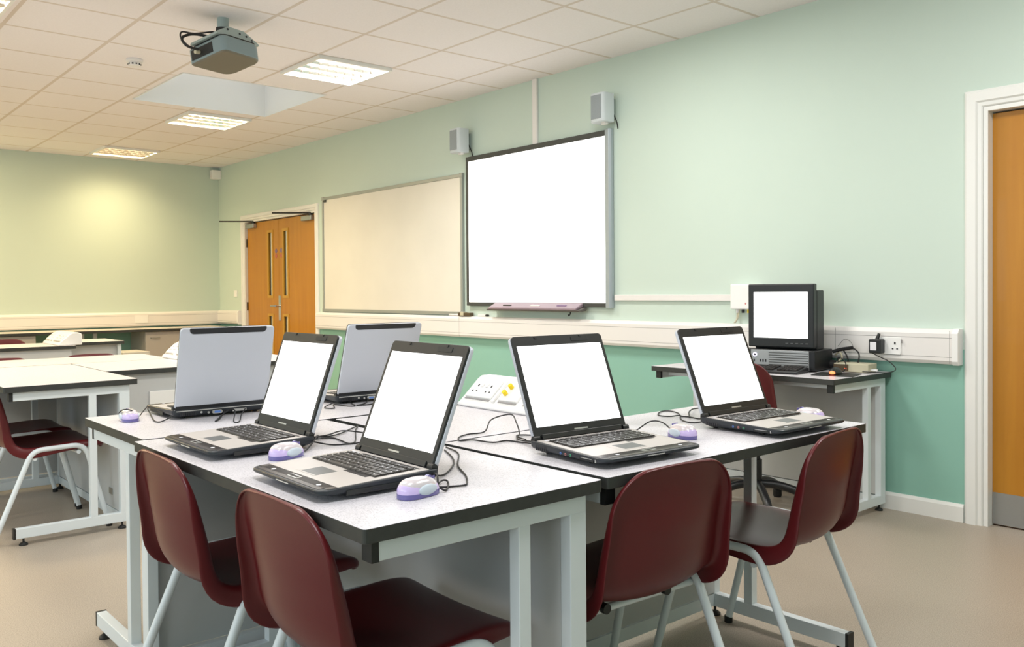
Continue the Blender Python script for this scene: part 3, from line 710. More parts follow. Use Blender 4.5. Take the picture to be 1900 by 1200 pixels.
# ------------------------------------------------------------------ chairs
def interp(tab, s):
    for (a, va), (b, vb) in zip(tab, tab[1:]):
        if s <= b:
            t = (s-a)/(b-a) if b > a else 0
            t = t*t*(3-2*t) if False else t
            return va+(vb-va)*t
    return tab[-1][1]
def chair_shell_bm():
    prof = [(0.222, 0.398), (0.226, 0.416), (0.218, 0.432), (0.198, 0.442), (0.15, 0.447), (0.09, 0.445), (0.02, 0.441), (-0.05, 0.437), (-0.11, 0.436),
            (-0.150, 0.441), (-0.176, 0.455), (-0.190, 0.480), (-0.198, 0.515), (-0.206, 0.560), (-0.216, 0.605), (-0.228, 0.655), (-0.240, 0.698), (-0.250, 0.728), (-0.256, 0.741), (-0.259, 0.748)]
    P0 = [Vector((0, y, z)) for y, z in prof]; P = []
    for i in range(len(P0)-1):
        p0 = P0[max(i-1, 0)]; p1 = P0[i]; p2 = P0[i+1]; p3 = P0[min(i+2, len(P0)-1)]
        for k in range(6):
            t = k/6
            P.append(0.5*((2*p1)+(p2-p0)*t+(2*p0-5*p1+4*p2-p3)*t*t+(3*p1-p0-3*p2+p3)*t**3))
    P.append(P0[-1]); D = [0]
    for a, b in zip(P, P[1:]): D.append(D[-1]+(b-a).length)
    T = D[-1]
    def at(s):
        for i in range(len(D)-1):
            if s <= D[i+1]+1e-9:
                f = (s-D[i])/(D[i+1]-D[i]); return P[i].lerp(P[i+1], max(0, min(1, f)))
        return P[-1]
    j = min(range(len(P)), key=lambda i: (P[i]-P0[9]).length); j = D[j]
    ST = [0.06*(1-math.cos(math.pi/2*k/5)) for k in range(5)]+[0.06+(T-0.15)*k/22 for k in range(22)]+[T-0.09+0.09*math.sin(math.pi/2*k/8) for k in range(9)]
    W = [(0, 0.206), (0.10, 0.214), (j-0.1, 0.222), (j, 0.219), (j+0.1, 0.213), (j+0.2, 0.206), (T, 0.198)]
    LIP = [(0, 0.016), (0.10, 0.032), (j-0.12, 0.042), (j-0.02, 0.052), (j+0.04, 0.048), (j+0.10, 0.038), (j+0.2, 0.032), (T-0.08, 0.022), (T-0.03, 0.014), (T, 0.011)]
    DISH = [(0, 0.004), (0.08, 0.010), (j-0.15, 0.016), (j-0.02, 0.028), (j+0.1, 0.046), (j+0.2, 0.040), (T-0.06, 0.016), (T, 0.004)]
    bm = bmesh.new(); rows = []
    n = len(ST)
    for i in range(n+1):
        s = ST[min(i, n-1)]
        p = at(s); extra = Vector((0, 0, 0)) if i < n else None
        tan = (at(min(s+0.012, T))-at(max(s-0.012, 0))).normalized()
        nrm = Vector((0, -tan.z, tan.y)) ; nrm = -nrm if nrm.dot(Vector((0, 1, 1))) < 0 else nrm
        if extra is None: extra = -nrm*0.012+Vector((0, 0, 0.0005))
        w = interp(W, s); r = 0.085; d = T-s
        if d < r: w = w-r+math.sqrt(max(r*r-(r-d)**2, 0))
        r2 = 0.06; d2 = s
        if d2 < r2: w = w-(r2-math.sqrt(max(r2*r2-(r2-d2)**2, 0)))*0.6
        lip = interp(LIP, s); dish = interp(DISH, s)
        fl = min(1.0, 0.25+d/0.12)
        cols = [(-(w+0.010*fl), -lip), (-(w+0.009*fl), -lip*0.55), (-(w+0.005*fl), -0.008*min(1, 0.3+d/0.06)), (-(w-0.002), -0.001), (-(w-0.014), 0.0)]
        inner = [-(w-0.014)*f for f in (0.86, 0.68, 0.46, 0.23, 0.0)]
        for x in inner:
            f = 1-(x/(w-0.014))**2; cols.append((x, -dish*f))
        cols = cols+[(-x, o) for x, o in cols[::-1][1:]]
        if i == n:
            cols = [(x, -0.012) for x, o in cols]; extra = Vector((0, 0, 0.0005))
        rows.append([bm.verts.new(p+extra+Vector((x, 0, 0))+nrm*o+Vector((0, 0, 0.014*(1-(x/0.2)**2)*max(0, 1-d/0.09))) ) for x, o in cols])
    for a, b in zip(rows, rows[1:]):
        for k in range(len(a)-1): bm.faces.new((a[k], a[k+1], b[k+1], b[k]))
    bmesh.ops.recalc_face_normals(bm, faces=bm.faces)
    return bm
def add_shell(root):
    mb = MB(); mb.bm.free(); mb.bm = chair_shell_bm()
    o = obj('seat_shell', mb, 'maroon', root)
    for p in o.data.polygons: p.use_smooth = True
    so = o.modifiers.new('thick', 'SOLIDIFY'); so.thickness = 0.0045; so.offset = 0
    sb = o.modifiers.new('sub', 'SUBSURF'); sb.levels = 1; sb.render_levels = 1
    return o
def fillet(pts, r, n=7):
    P = [Vector(p) for p in pts]; out = [P[0]]
    for a, b, c in zip(P, P[1:], P[2:]):
        u = (a-b).normalized(); v = (c-b).normalized(); ang = u.angle(v); t = min(r/math.tan(ang/2), (a-b).length*0.49, (c-b).length*0.49)
        s, e = b+u*t, b+v*t
        for k in range(n+1):
            f = k/n; out.append((s*(1-f)+b*f)*(1-f)+(b*(1-f)+e*f)*f)
    out.append(P[-1]); return out
def make_chair(label, loc, rot):
    r = thing('school_chair', label, 'chair', loc, R(rot), 'maroon plastic school chairs')
    add_shell(r)
    for s in (-1, 1):
        path = fillet([(s*0.242, -0.285, 0.012), (s*0.228, -0.112, 0.424), (s*0.228, 0.128, 0.430), (s*0.242, 0.235, 0.012)], 0.075)
        m = MB(); m.tube(path, 0.0125, 14, 1); lf = obj('leg_frame', m, 'steel', r, smooth=50)
        for p in (path[0], path[-1]):
            m = MB(); m.cyl((p.x, p.y, 0.0), (p.x, p.y, 0.022), 0.0145, 14); obj('foot_tip', m, 'rubber', lf, smooth=40)
    for y, z in ((-0.10, 0.384), (0.10, 0.394)):
        m = MB(); m.cyl((-0.228, y, z), (0.228, y, z), 0.010, 12); obj('cross_bar', m, 'steel', r, smooth=40)
    for s in (-1, 1):
        m = MB(); m.cyl((s*0.11, -0.125, 0.391), (s*0.11, -0.085, 0.391), 0.013, 12); m.cyl((s*0.11, -0.10, 0.384), (s*0.11, -0.10, 0.402), 0.010, 10); obj('fixing_stud', m, 'cap', r, smooth=40)
    return r
ch = make_chair('maroon plastic chair in the foreground, at the nearest corner of the front table', (-1.690, 1.062, 0), 0)
CG = 'maroon plastic school chairs'
dup(ch, (-2.345, 1.05, 0), R(-1), 'maroon plastic chair at the left end of the front table', CG)
dup(ch, (-1.605, 1.70, 0), R(87), 'maroon plastic chair seen from behind at the near end of the right table', CG)
dup(ch, (-1.59, 2.388, 0), R(97), 'maroon plastic chair at the far end of the right table, near the computer desk', CG)
dup(ch, (-4.96, 1.10, 0), R(2), 'maroon plastic chair at the left picture edge, tucked under the bare table', CG)
dup(ch, (-5.52, 1.10, 0), R(0), 'maroon plastic chair half hidden behind the one at the left edge', CG)
dup(ch, (-6.37, 1.78, 0), R(-90), 'maroon chair whose back peeks over the cream-lit left tables, right one of two', CG)
dup(ch, (-6.37, 1.20, 0), R(-92), 'maroon chair whose back peeks over the cream-lit left tables at the picture edge', CG)
dup(ch, (-9.17, 1.755, 0), R(-90), 'maroon chair behind the farther service table, left of its socket pedestal', CG)
dup(ch, (-9.14, 2.275, 0), R(-90), 'maroon chair behind the back-row table, right of the far socket pedestal', CG)
# swivel chair at the computer desk
sv = thing('swivel_chair', 'maroon swivel chair with black star base at the computer desk', 'chair', (-2.74, 4.10, 0), R(8))
o = add_shell(sv); o.location = (0, 0, 0.045)
m = MB(); m.cyl((0, 0, 0.10), (0, 0, 0.44), 0.022, 16); m.cyl((0, 0, 0.10), (0, 0, 0.26), 0.032, 16); obj('gas_column', m, 'black', sv, smooth=40)
m = MB(); m.box(-0.10, -0.10, 0.44, 0.10, 0.10, 0.46); obj('seat_plate', m, 'black', sv)
for k in range(5):
    a = R(20+72*k); c, s = math.cos(a), math.sin(a)
    m = MB(); m.tube([(0, 0, 0.13), (0.12*c, 0.12*s, 0.125), (0.25*c, 0.25*s, 0.085), (0.29*c, 0.29*s, 0.05)], 0.022, 10, 4); l = obj('star_leg', m, 'black', sv, smooth=60)
    m = MB(); m.lathe([(0.02, 0.0), (0.024, 0.01), (0.024, 0.04), (0.015, 0.05)], (0.29*c, 0.29*s, 0)); obj('glide', m, 'rubber', l, smooth=40)

# ------------------------------------------------------------------ laptops
T = 0.753
LW, LD = 0.344, 0.283
def zt(y): return 0.0345+(y-0.012)*(0.0090/0.295)
def lid_frame(tilt): return Matrix.Translation((0, 0.0, 0.031)) @ Matrix.Rotation(-tilt, 4, 'X')
def make_laptop(label, loc, rot, tilt, parts=True):
    r = thing('laptop', label, 'laptop', loc, rot, 'silver and black laptops')
    # base hull: rounded plan, lower edge pulled in, wedge towards the front
    out = rrect(LW, LD+0.012, (0.024, 0.024, 0.012, 0.012), 6, 0, (-LD+0.012)/2)
    def zb(y): return 0.005 if y > -0.235 else 0.005+(-0.235-y)/0.048*0.006
    bm = bmesh.new(); rings = []
    for (ins, lvl) in ((0.020, 0), (0.003, 1), (0.0, 2), (0.0, 3), (0.002, 4)):
        ring = []
        for (x, y) in out:
            cx = x*(1-ins/(LW/2)); cy = (y+LD/2)*(1-ins/(LD/2))-LD/2
            a, b = zb(y), zt(y)
            z = {0: a, 1: a+(b-a)*0.35, 2: a+(b-a)*0.55, 3: b-0.002, 4: b}[lvl]
            ring.append(bm.verts.new((cx, cy, z)))
        rings.append(ring)
    n = len(out)
    for a, b in zip(rings, rings[1:]):
        for k in range(n): bm.faces.new((a[k], a[(k+1) % n], b[(k+1) % n], b[k]))
    bm.faces.new(rings[0][::-1]); bm.faces.new(rings[-1])
    mb = MB(); mb.bm.free(); mb.bm = bm; bmesh.ops.triangulate(bm, faces=[f for f in bm.faces if len(f.verts) > 4])
    base = obj('base', mb, 'base', r, smooth=35)
    m = MB()
    for sx in (-1, 1):
        for y in (-0.02, -0.19): m.cyl((sx*0.13, y, 0), (sx*0.13, y, 0.006), 0.008, 10)
    obj('rubber_foot', m, 'rubber', base)
    def slab(x0, y0, x1, y1, h0, h1, mb):
        vs = mb.box(x0, y0, 0, x1, y1, 1)
        for v in vs: v.co.z = zt(v.co.y)+(h1 if v.co.z > 0.5 else h0)
    m = MB(); slab(-0.166, -0.238, 0.166, -0.012, -0.002, 0.0009, m); dk = obj('palm_rest', m, 'deck', r, bevel=0.0008)
    m = MB(); slab(-0.150, -0.275, 0.150, -0.238, -0.002, 0.0005, m); slab(-0.168, -0.262, 0.168, -0.238, -0.002, 0.0005, m); fs = obj('front_strip', m, 'strip', r)
    m = MB()
    for x in (-0.105, 0.115): m.cyl((x, -0.255, zt(-0.255)), (x, -0.255, zt(-0.255)+0.0012), 0.0055, 12)
    obj('indicator_light', m, 'led_white', fs)
    m = MB(); 
    for q in ((-0.022, -0.262, 0.022, -0.259), (-0.022, -0.249, 0.022, -0.246), (-0.022, -0.259, -0.019, -0.249), (0.019, -0.259, 0.022, -0.249)): slab(*q, 0, 0.0013, m)
    obj('latch_plate', m, 'badge', fs)
    m = MB(); m.box(-0.03, -0.2842, 0.0180, 0.03, -0.279, 0.0205); obj('latch_button', m, 'badge', r, bevel=0.001)
    m = MB(); slab(-0.147, -0.140, 0.147, -0.034, 0, 0.0012, m); slab(0.03, -0.152, 0.128, -0.138, 0, 0.0012, m); kw = obj('keyboard', m, 'keywell', r)
    m = MB()
    for row in range(6):
        y1 = -0.0365-row*0.0172; y0 = y1-0.0150 if row else y1-0.0115
        if row == 0: y0, y1 = -0.0480, -0.0365
        cnt = (16, 15, 14, 13, 12, 9)[row]; x = -0.1445; wtot = 0.289
        ws = [1.0]*cnt
        if row == 1: ws[-1] = 1.6
        if row == 2: ws[0] = 1.5
        if row == 3: ws[0] = 1.7; ws[-1] = 2.0
        if row == 4: ws[0] = 2.2; ws[-1] = 2.2
        if row == 5: ws[3] = 5.5
        u = wtot/sum(ws)
        for wk in ws:
            a, b = x+0.0008, x+wk*u-0.0008
            vs = m.box(a, y0, 0, b, y1, 1)
            for v in vs:
                top = v.co.z > 0.5
                if top:
                    v.co.x += 0.0012 if v.co.x < (a+b)/2 else -0.0012; v.co.y += 0.0012 if v.co.y < (y0+y1)/2 else -0.0012
                v.co.z = zt(v.co.y)+(0.0042 if top else 0.0008)
            x += wk*u
    obj('keycaps', m, 'keys', kw)
    m = MB()
    random.seed(3)
    for row in range(6):
        for k in range(14):
            if random.random() < 0.75:
                x = -0.137+k*0.0205+row*0.003; y = -0.0415-row*0.0172
                if x < 0.14: m.box(x-0.002, y-0.0015, zt(y)+0.0041, x+0.001, y+0.0015, zt(y)+0.00445)
    obj('key_legends', m, 'led_white', kw)
    m = MB(); slab(-0.042, -0.218, 0.030, -0.166, 0, 0.0012, m); tp = obj('touchpad', m, 'pad', r)
    m = MB(); slab(-0.062, -0.222, -0.044, -0.162, 0, 0.0011, m); slab(-0.042, -0.2235, 0.030, -0.2185, 0, 0.0014, m); obj('touchpad_buttons', m, 'deck', tp)
    m = MB(); slab(-0.10, -0.030, 0.150, -0.0245, 0, 0.0014, m); obj('speaker_slot', m, 'keywell', r)
    m = MB(); slab(-0.150, -0.031, -0.137, -0.024, 0, 0.0016, m); slab(-0.130, -0.031, -0.118, -0.024, 0, 0.0016, m); obj('power_button', m, 'led_white', r)
    # left side ports
    for y, mm in ((-0.118, 'jack_blue'), (-0.137, 'jack_pink'), (-0.156, 'jack_green')):
        m = MB(); m.cyl((-0.1705, y, 0.0185), (-0.1733, y, 0.0185), 0.0031, 12); j = obj('audio_jack', m, mm, r)
        m = MB(); m.cyl((-0.1733, y, 0.0185), (-0.1738, y, 0.0185), 0.0018, 8); obj('jack_hole', m, 'hole', j)
    m = MB(); m.box(-0.1728, -0.242, 0.0135, -0.170, -0.190, 0.0195); obj('card_slot', m, 'cap', r)
    m = MB(); m.box(-0.1732, -0.236, 0.0190, -0.1718, -0.196, 0.0205); m.box(-0.1735, -0.251, 0.014, -0.171, -0.2485, 0.021); obj('slot_trim', m, 'badge', r)
    m = MB()
    for k in range(6): m.box(-0.1722, -0.02-k*0.008, 0.012, -0.1705, -0.016-k*0.008, 0.026)
    obj('vent', m, 'hole', r)
    # right side: optical drive
    m = MB(); m.box(0.170, -0.222, 0.0085, 0.1735, -0.088, 0.0195); od = obj('optical_drive', m, 'bezel', r, bevel=0.0008)
    m = MB(); m.box(0.1735, -0.16, 0.012, 0.1741, -0.148, 0.0145); obj('eject_button', m, 'base', od)
    # rear ports
    m = MB(); m.box(-0.160, 0.0115, 0.026, 0.160, 0.0135, 0.0290); obj('rear_strip', m, 'badge', r)
    m = MB(); m.prism(rrect(0.036, 0.012, 0.005, 4, 0.02, 0.0165), 'y', 0.011, 0.016); vg = obj('video_port', m, 'badge', r)
    m = MB(); m.prism(rrect(0.022, 0.007, 0.003, 4, 0.02, 0.0165), 'y', 0.0155, 0.0165); obj('port_face', m, 'jack_blue', vg)
    m = MB(); m.box(-0.085, 0.011, 0.012, -0.035, 0.0142, 0.0205); obj('rear_port', m, 'badge', r)
    m = MB(); m.cyl((0.075, 0.011, 0.019), (0.075, 0.0135, 0.019), 0.004, 10); m.cyl((0.05, 0.011, 0.016), (0.05, 0.0135, 0.016), 0.004, 10); obj('rear_jack', m, 'badge', r)
    m = MB()
    for k in range(8): m.box(0.095+k*0.007, 0.011, 0.011, 0.099+k*0.007, 0.0128, 0.024)
    obj('rear_vent', m, 'hole', r)
    # hinges and lid
    F = lid_frame(tilt)
    for s in (-1, 1):
        m = MB(); m.cyl((s*0.150, -0.001, 0.038), (s*0.170, -0.001, 0.038), 0.0075, 14); m.box(s*0.150, -0.009, 0.028, s*0.170, 0.008, 0.037); obj('hinge', m, 'bezel', r, smooth=40)
    LL, WL = 0.291, 0.165
    m = MB(); m.prism(rrect(2*WL, LL-0.010, (0.004, 0.004, 0.012, 0.012), 5, 0, LL/2+0.005), 'y', -0.001, 0.009)
    m.xf(F); lid = obj('lid', m, 'silver', r, bevel=0.002, smooth=40)
    m = MB(); m.prism(rrect(2*WL-0.003, LL-0.010, (0.004, 0.004, 0.011, 0.011), 5, 0, LL/2+0.0045), 'y', -0.0075, -0.001)
    m.box(-0.142, -0.011, 0.0005, 0.142, 0.004, 0.014)
    m.xf(F); obj('screen_bezel', m, 'bezel', lid, bevel=0.0012)
    m = MB(); m.box(-0.1515, -0.0082, 0.034, 0.1515, -0.0070, 0.262); m.xf(F); obj('screen', m, 'screen', lid)
    m = MB(); m.box(-0.026, -0.0083, 0.0165, 0.022, -0.0070, 0.0205); m.xf(F); obj('badge', m, 'badge', lid)
    m = MB(); m.prism(rrect(0.060, 0.013, 0.003, 3, 0.075, 0.277), 'y', -0.0086, -0.007); m.xf(F); obj('camera_panel', m, 'cap', lid)
    m = MB(); m.box(-0.085, -0.0095, 0.282, -0.077, -0.0065, 0.288); m.xf(F); obj('lid_catch', m, 'cap', lid)
    m = MB(); m.box(0.077, -0.0095, 0.282, 0.085, -0.0065, 0.288); m.xf(F); obj('lid_catch', m, 'cap', lid)
    m = MB(); m.prism(rrect(0.27, 0.020, (0.014, 0.014, 0.003, 0.003), 5, 0, 0.2815), 'y', 0.0075, 0.0105); m.xf(F); tc = obj('lid_top_strip', m, 'black', lid, bevel=0.001)
    m = MB(); m.box(-0.02, 0.0035, 0.2905, 0.006, 0.0085, 0.2925); m.xf(F); obj('lid_latch', m, 'badge', lid)
    m = MB(); m.prism(rrect(2*WL-0.004, 0.012, 0.003, 3, 0, 0.010), 'y', 0.006, 0.0102); m.xf(F); obj('lid_bottom_strip', m, 'black', lid)
    return r
# name, x, y, yaw, tilt
LAP = {}
specs = [('A', 'open laptop nearest the camera at the front table corner, blank white screen', -1.753, 1.137, -1.2, 22.2),
         ('B', 'open laptop on the front table, second from the near corner, narrow-looking blank white screen', -2.346, 1.144, 0.3, 19.4),
         ('C', 'open laptop on the right table at its near end, audio sockets visible on its side', -1.695, 1.708, 85.5, 22.4),
         ('D', 'open laptop at the far end of the right table, in front of the computer desk', -1.659, 2.377, 87.5, 22.3),
         ('E', 'laptop seen from behind at the left, plain silver lid with black top strip', -2.992, 1.227, -91, 14.6),
         ('F', 'laptop seen from behind in the middle, silver lid partly covered by two front screens', -2.966, 1.832, -90.5, 18.1)]
for (k, lb, x, y, yaw, tl) in specs:
    LAP[k] = make_laptop(lb, (x, y, T+0.0003), R(yaw), R(tl))

# ------------------------------------------------------------------ mice
def make_mouse(label, x, y, rot):
    """front (cable end) = local +y"""
    r = thing('mouse', label, 'mouse', (x, y, T), R(rot), 'violet-lit computer mice')
    def hull(z0, z1, sx, sy, nz, top, ins=0.0):
        bm = bmesh.new(); rings = []
        for i in range(nz+1):
            t = i/nz; ang = t*math.pi/2
            z = z0+(z1-z0)*math.sin(ang); k = math.cos(ang)**0.62 if top else 1.0
            ring = []
            for a in range(28):
                th = 2*math.pi*a/28
                px = math.copysign(abs(math.cos(th))**0.85, math.cos(th))*sx; py = math.copysign(abs(math.sin(th))**0.85, math.sin(th))*sy
                waist = 1-0.10*math.exp(-((py+0.004)/0.02)**2)
                ring.append(bm.verts.new((px*k*waist, py*(k if top else 1)-(0.010*t if top else 0), z)))
            rings.append(ring)
        for a, b in zip(rings, rings[1:]):
            for q in range(28): bm.faces.new((a[q], a[(q+1) % 28], b[(q+1) % 28], b[q]))
        bm.faces.new(rings[0][::-1]); bm.faces.new(rings[-1]); return bm
    def mk(nm, bm, mm, par=r):
        mb = MB(); mb.bm.free(); mb.bm = bm; return obj(nm, mb, mm, par, smooth=60)
    mk('base', hull(0.001, 0.011, 0.0305, 0.054, 2, False), 'mouse_glow')
    mk('lit_shell', hull(0.011, 0.037, 0.0295, 0.0535, 8, True), 'mouse_led')
    bm = hull(0.0155, 0.0400, 0.0284, 0.0500, 8, True)
    mk('palm_cover', bm, 'mouse_top')
    for s in (-1, 1):
        m = MB(); m.sphere((s*0.0262, 0.002, 0.016), 1.0, 0.0052, 0.028, 0.0115, 18, 10); obj('side_grip', m, 'mouse_grip', r, smooth=60)
    m = MB(); m.cyl((-0.004, 0.030, 0.030), (0.004, 0.030, 0.030), 0.009, 16); obj('scroll_wheel', m, 'mouse_glow', r, smooth=40)
    m = MB(); m.box(-0.0008, 0.018, 0.0265, 0.0008, 0.050, 0.0345); obj('button_split', m, 'mouse_glow', r)
    return r
MG = 'violet-lit computer mice'
m1 = make_mouse('silver and violet mouse right of the nearest laptop, on the front table corner', -1.520, 1.045, 12)
m2 = dup(m1, (-2.105, 1.035, T), R(20), 'silver and violet mouse between the two laptops on the front table', MG)
m3 = dup(m1, (-3.085, 0.945, T), R(82), 'small glowing violet mouse at the far left table corner, cable looped over it', MG)
m4 = dup(m1, (-1.600, 2.025, T), R(75), 'pale violet mouse between the two laptops on the right table', MG)
m5 = dup(m1, (-1.600, 2.715, T), R(80), 'pale violet mouse at the far end of the right table, beyond its last laptop', MG)
m5.location = (-1.535, 2.60, T)

# ------------------------------------------------------------------ cables
def cable(name, parent, pts, zs=None, r=0.0021, mm='cable'):
    P = []
    for i, p in enumerate(pts):
        z = T+r+0.0008 if zs is None else T+zs[i]
        P.append((p[0], p[1], p[2] if len(p) > 2 else z))
    m = MB(); m.tube(P, r, 8, 6); o = obj(name, m, mm, parent, smooth=60, world=True); o['own'] = 1; return o
cable('mouse_cable', m1, [(-1.523, 1.098, T+0.014), (-1.535, 1.105, T+0.03), (-1.566, 1.121, T+0.028), (-1.60, 1.135, T+0.016), (-1.594, 1.130, T+0.009), (-1.554, 1.117, T+0.003), (-1.537, 1.124, T+0.003), (-1.531, 1.138, T+0.003), (-1.522, 1.169, T+0.003), (-1.544, 1.193, T+0.003), (-1.601, 1.233, T+0.003), (-1.709, 1.292, T+0.003), (-1.834, 1.388, T+0.003), (-1.93, 1.42, T+0.003)])
cable('cable_loop', m1, [(-1.515, 1.099), (-1.506, 1.105), (-1.537, 1.136), (-1.571, 1.158), (-1.583, 1.154), (-1.558, 1.122), (-1.548, 1.115)], (0.008, 0.004, 0.004, 0.006, 0.006, 0.006, 0.006))
cable('power_cable', LAP['A'], [(-1.645, 1.150), (-1.635, 1.185), (-1.667, 1.233), (-1.737, 1.301), (-1.809, 1.348), (-1.897, 1.39)], (0.015, 0.004, 0.003, 0.003, 0.003, 0.003))
cable('power_cable', LAP['B'], [(-2.248, 1.160), (-2.318, 1.234), (-2.292, 1.266), (-2.338, 1.331), (-2.42, 1.432), (-2.346, 1.382), (-2.187, 1.288), (-2.162, 1.254), (-2.213, 1.26), (-2.273, 1.268), (-2.284, 1.239), (-2.24, 1.165)], (0.015, 0.004, 0.007, 0.004, 0.004, 0.004, 0.003, 0.003, 0.003, 0.003, 0.005, 0.012))
cable('network_cable', LAP['B'], [(-2.235, 1.158), (-2.183, 1.206), (-2.157, 1.259), (-2.158, 1.284), (-2.173, 1.334), (-2.25, 1.385), (-2.341, 1.34), (-2.30, 1.262), (-2.262, 1.165)], (0.015, 0.003, 0.003, 0.003, 0.003, 0.003, 0.009, 0.010, 0.015))
cable('mouse_cable', m2, [(-2.123, 1.086), (-2.139, 1.107), (-2.172, 1.148), (-2.20, 1.175), (-2.24, 1.195), (-2.28, 1.162)], (0.012, 0.004, 0.02, 0.03, 0.016, 0.016))
cable('power_cable', LAP['C'], [(-1.711, 1.600), (-1.845, 1.6205), (-1.895, 1.607), (-1.90, 1.560), (-1.971, 1.545), (-1.985, 1.51), (-2.036, 1.545), (-2.061, 1.599), (-2.049, 1.651), (-2.10, 1.72), (-2.09, 1.79), (-2.00, 1.735), (-1.937, 1.693), (-1.91, 1.658), (-1.85, 1.63), (-1.715, 1.64)], (0.015, 0.003, 0.003, 0.003, 0.003, 0.003, 0.003, 0.003, 0.006, 0.03, 0.04, 0.03, 0.008, 0.006, 0.006, 0.015))
cable('network_cable', LAP['C'], [(-1.712, 1.70), (-1.87, 1.727), (-1.944, 1.701), (-1.91, 1.66), (-1.85, 1.64)], (0.018, 0.006, 0.003, 0.006, 0.008))
cable('mouse_cable', m4, [(-1.652, 2.040), (-1.70, 2.055), (-1.735, 2.04), (-1.745, 1.98), (-1.76, 1.93), (-1.77, 1.88), (-1.715, 1.84)], (0.014, 0.03, 0.03, 0.006, 0.004, 0.008, 0.018))
cable('power_cable', LAP['D'], [(-1.68, 2.30), (-1.783, 2.345), (-1.828, 2.355), (-1.864, 2.351), (-1.915, 2.40), (-1.965, 2.42), (-1.98, 2.395), (-1.953, 2.34), (-1.917, 2.307), (-1.884, 2.318), (-1.860, 2.344), (-1.834, 2.31), (-1.778, 2.264), (-1.738, 2.27), (-1.678, 2.285)], (0.018, 0.003, 0.003, 0.003, 0.003, 0.003, 0.003, 0.003, 0.003, 0.003, 0.006, 0.003, 0.003, 0.003, 0.018))
cable('network_cable', LAP['D'], [(-1.81, 2.33), (-1.86, 2.39), (-1.90, 2.46), (-1.93, 2.52), (-1.94, 2.60)], (0.006, 0.012, 0.012, 0.006, 0.003), 0.0024)
cable('mouse_cable', m5, [(-1.637, 2.63), (-1.70, 2.635), (-1.76, 2.60), (-1.80, 2.57)], (0.014, 0.003, 0.003, 0.003))
cable('mouse_cable', m3, [(-3.137, 0.931, T+0.008), (-3.115, 0.922, T+0.024), (-3.07, 0.920, T+0.040), (-3.045, 0.935, T+0.041), (-3.07, 0.965, T+0.024), (-3.11, 0.985, T+0.008), (-3.165, 1.015, T+0.015), (-3.215, 1.045, T+0.024)])
cable('network_cable', LAP['E'], [(-3.22, 1.05), (-3.14, 1.035), (-3.0, 1.0), (-2.962, 1.004), (-2.975, 1.028), (-2.985, 1.052)], (0.018, 0.004, 0.003, 0.003, 0.006, 0.015))
cable('power_cable', LAP['E'], [(-2.98, 1.235), (-2.94, 1.21), (-2.884, 1.175), (-2.845, 1.145), (-2.87, 1.165), (-2.94, 1.215), (-2.962, 1.245), (-2.93, 1.25), (-2.80, 1.19), (-2.79, 1.205), (-2.90, 1.26), (-2.98, 1.31)], (0.018, 0.010, 0.003, 0.003, 0.007, 0.014, 0.022, 0.02, 0.003, 0.003, 0.010, 0.018))
cable('power_cable', LAP['F'], [(-2.96, 1.66), (-2.93, 1.60), (-2.885, 1.578), (-2.865, 1.60), (-2.93, 1.634), (-2.915, 1.659), (-2.876, 1.668), (-2.868, 1.69), (-2.93, 1.708), (-2.96, 1.725)], (0.012, 0.003, 0.003, 0.003, 0.006, 0.003, 0.003, 0.003, 0.006, 0.014))
cable('network_cable', LAP['F'], [(-2.955, 1.80), (-2.91, 1.76), (-2.875, 1.70), (-2.865, 1.74), (-2.895, 1.80), (-2.95, 1.83)], (0.016, 0.003, 0.003, 0.003, 0.003, 0.014))

# ------------------------------------------------------------------ things on the computer desk
mo = thing('computer_monitor', 'black desktop monitor with blank white screen standing on a silver desktop computer', 'monitor', (-2.70, 4.31, ZI+0.115), R(9))
W2, HM = 0.188, 0.36
m = MB(); m.box(-W2, -0.045, 0.01, W2, 0.0, HM); obj('bezel', m, 'black', mo, bevel=0.006)
m = MB(); m.box(-W2+0.034, -0.0465, 0.062, W2-0.034, -0.0445, HM-0.045); obj('screen', m, 'screen', mo)
m = MB(); m.box(-W2+0.02, 0.0, 0.0, W2-0.0, 0.10, HM-0.035); obj('rear_housing', m, 'black', mo, bevel=0.006)
m = MB(); m.box(-0.12, 0.02, 0.0, 0.12, 0.09, 0.012); obj('foot', m, 'black', mo)
m = MB()
for k in range(5): m.box(0.03+k*0.028, -0.0462, 0.032, 0.045+k*0.028, -0.0448, 0.036)
obj('control_button', m, 'pad', mo)
pc = thing('desktop_computer', 'flat desktop computer with ribbed silver front and lit power ring under the monitor', 'computer', (-2.69, 4.315, ZI), R(9))
m = MB(); m.box(-0.195, -0.08, 0.006, 0.195, 0.175, 0.114); obj('case', m, 'black', pc, bevel=0.004)
m = MB(); m.box(-0.165, -0.088, 0.008, 0.165, -0.08, 0.112); fp = obj('front_panel', m, 'case_silver', pc, bevel=0.002)
m = MB()
for k in range(7): m.box(-0.06, -0.0888, 0.018+k*0.013, 0.163, -0.0878, 0.022+k*0.013)
obj('vent_rib', m, 'iwb_dark', fp)
m = MB(); m.cyl((-0.14, -0.0885, 0.085), (-0.14, -0.0905, 0.085), 0.012, 20); pr_ = obj('power_ring', m, 'led_ring', fp)
m = MB(); m.cyl((-0.14, -0.0903, 0.085), (-0.14, -0.0912, 0.085), 0.006, 16); obj('power_button', m, 'hole', pr_)
m = MB()
for x in (-0.145, -0.108, -0.093, -0.078): m.box(x-0.004, -0.0888, 0.045, x+0.004, -0.0875, 0.06)
obj('front_port', m, 'hole', fp)
kb = thing('computer_keyboard', 'black keyboard lying in front of the desktop computer', 'keyboard', (-2.715, 4.125, ZI), R(10))
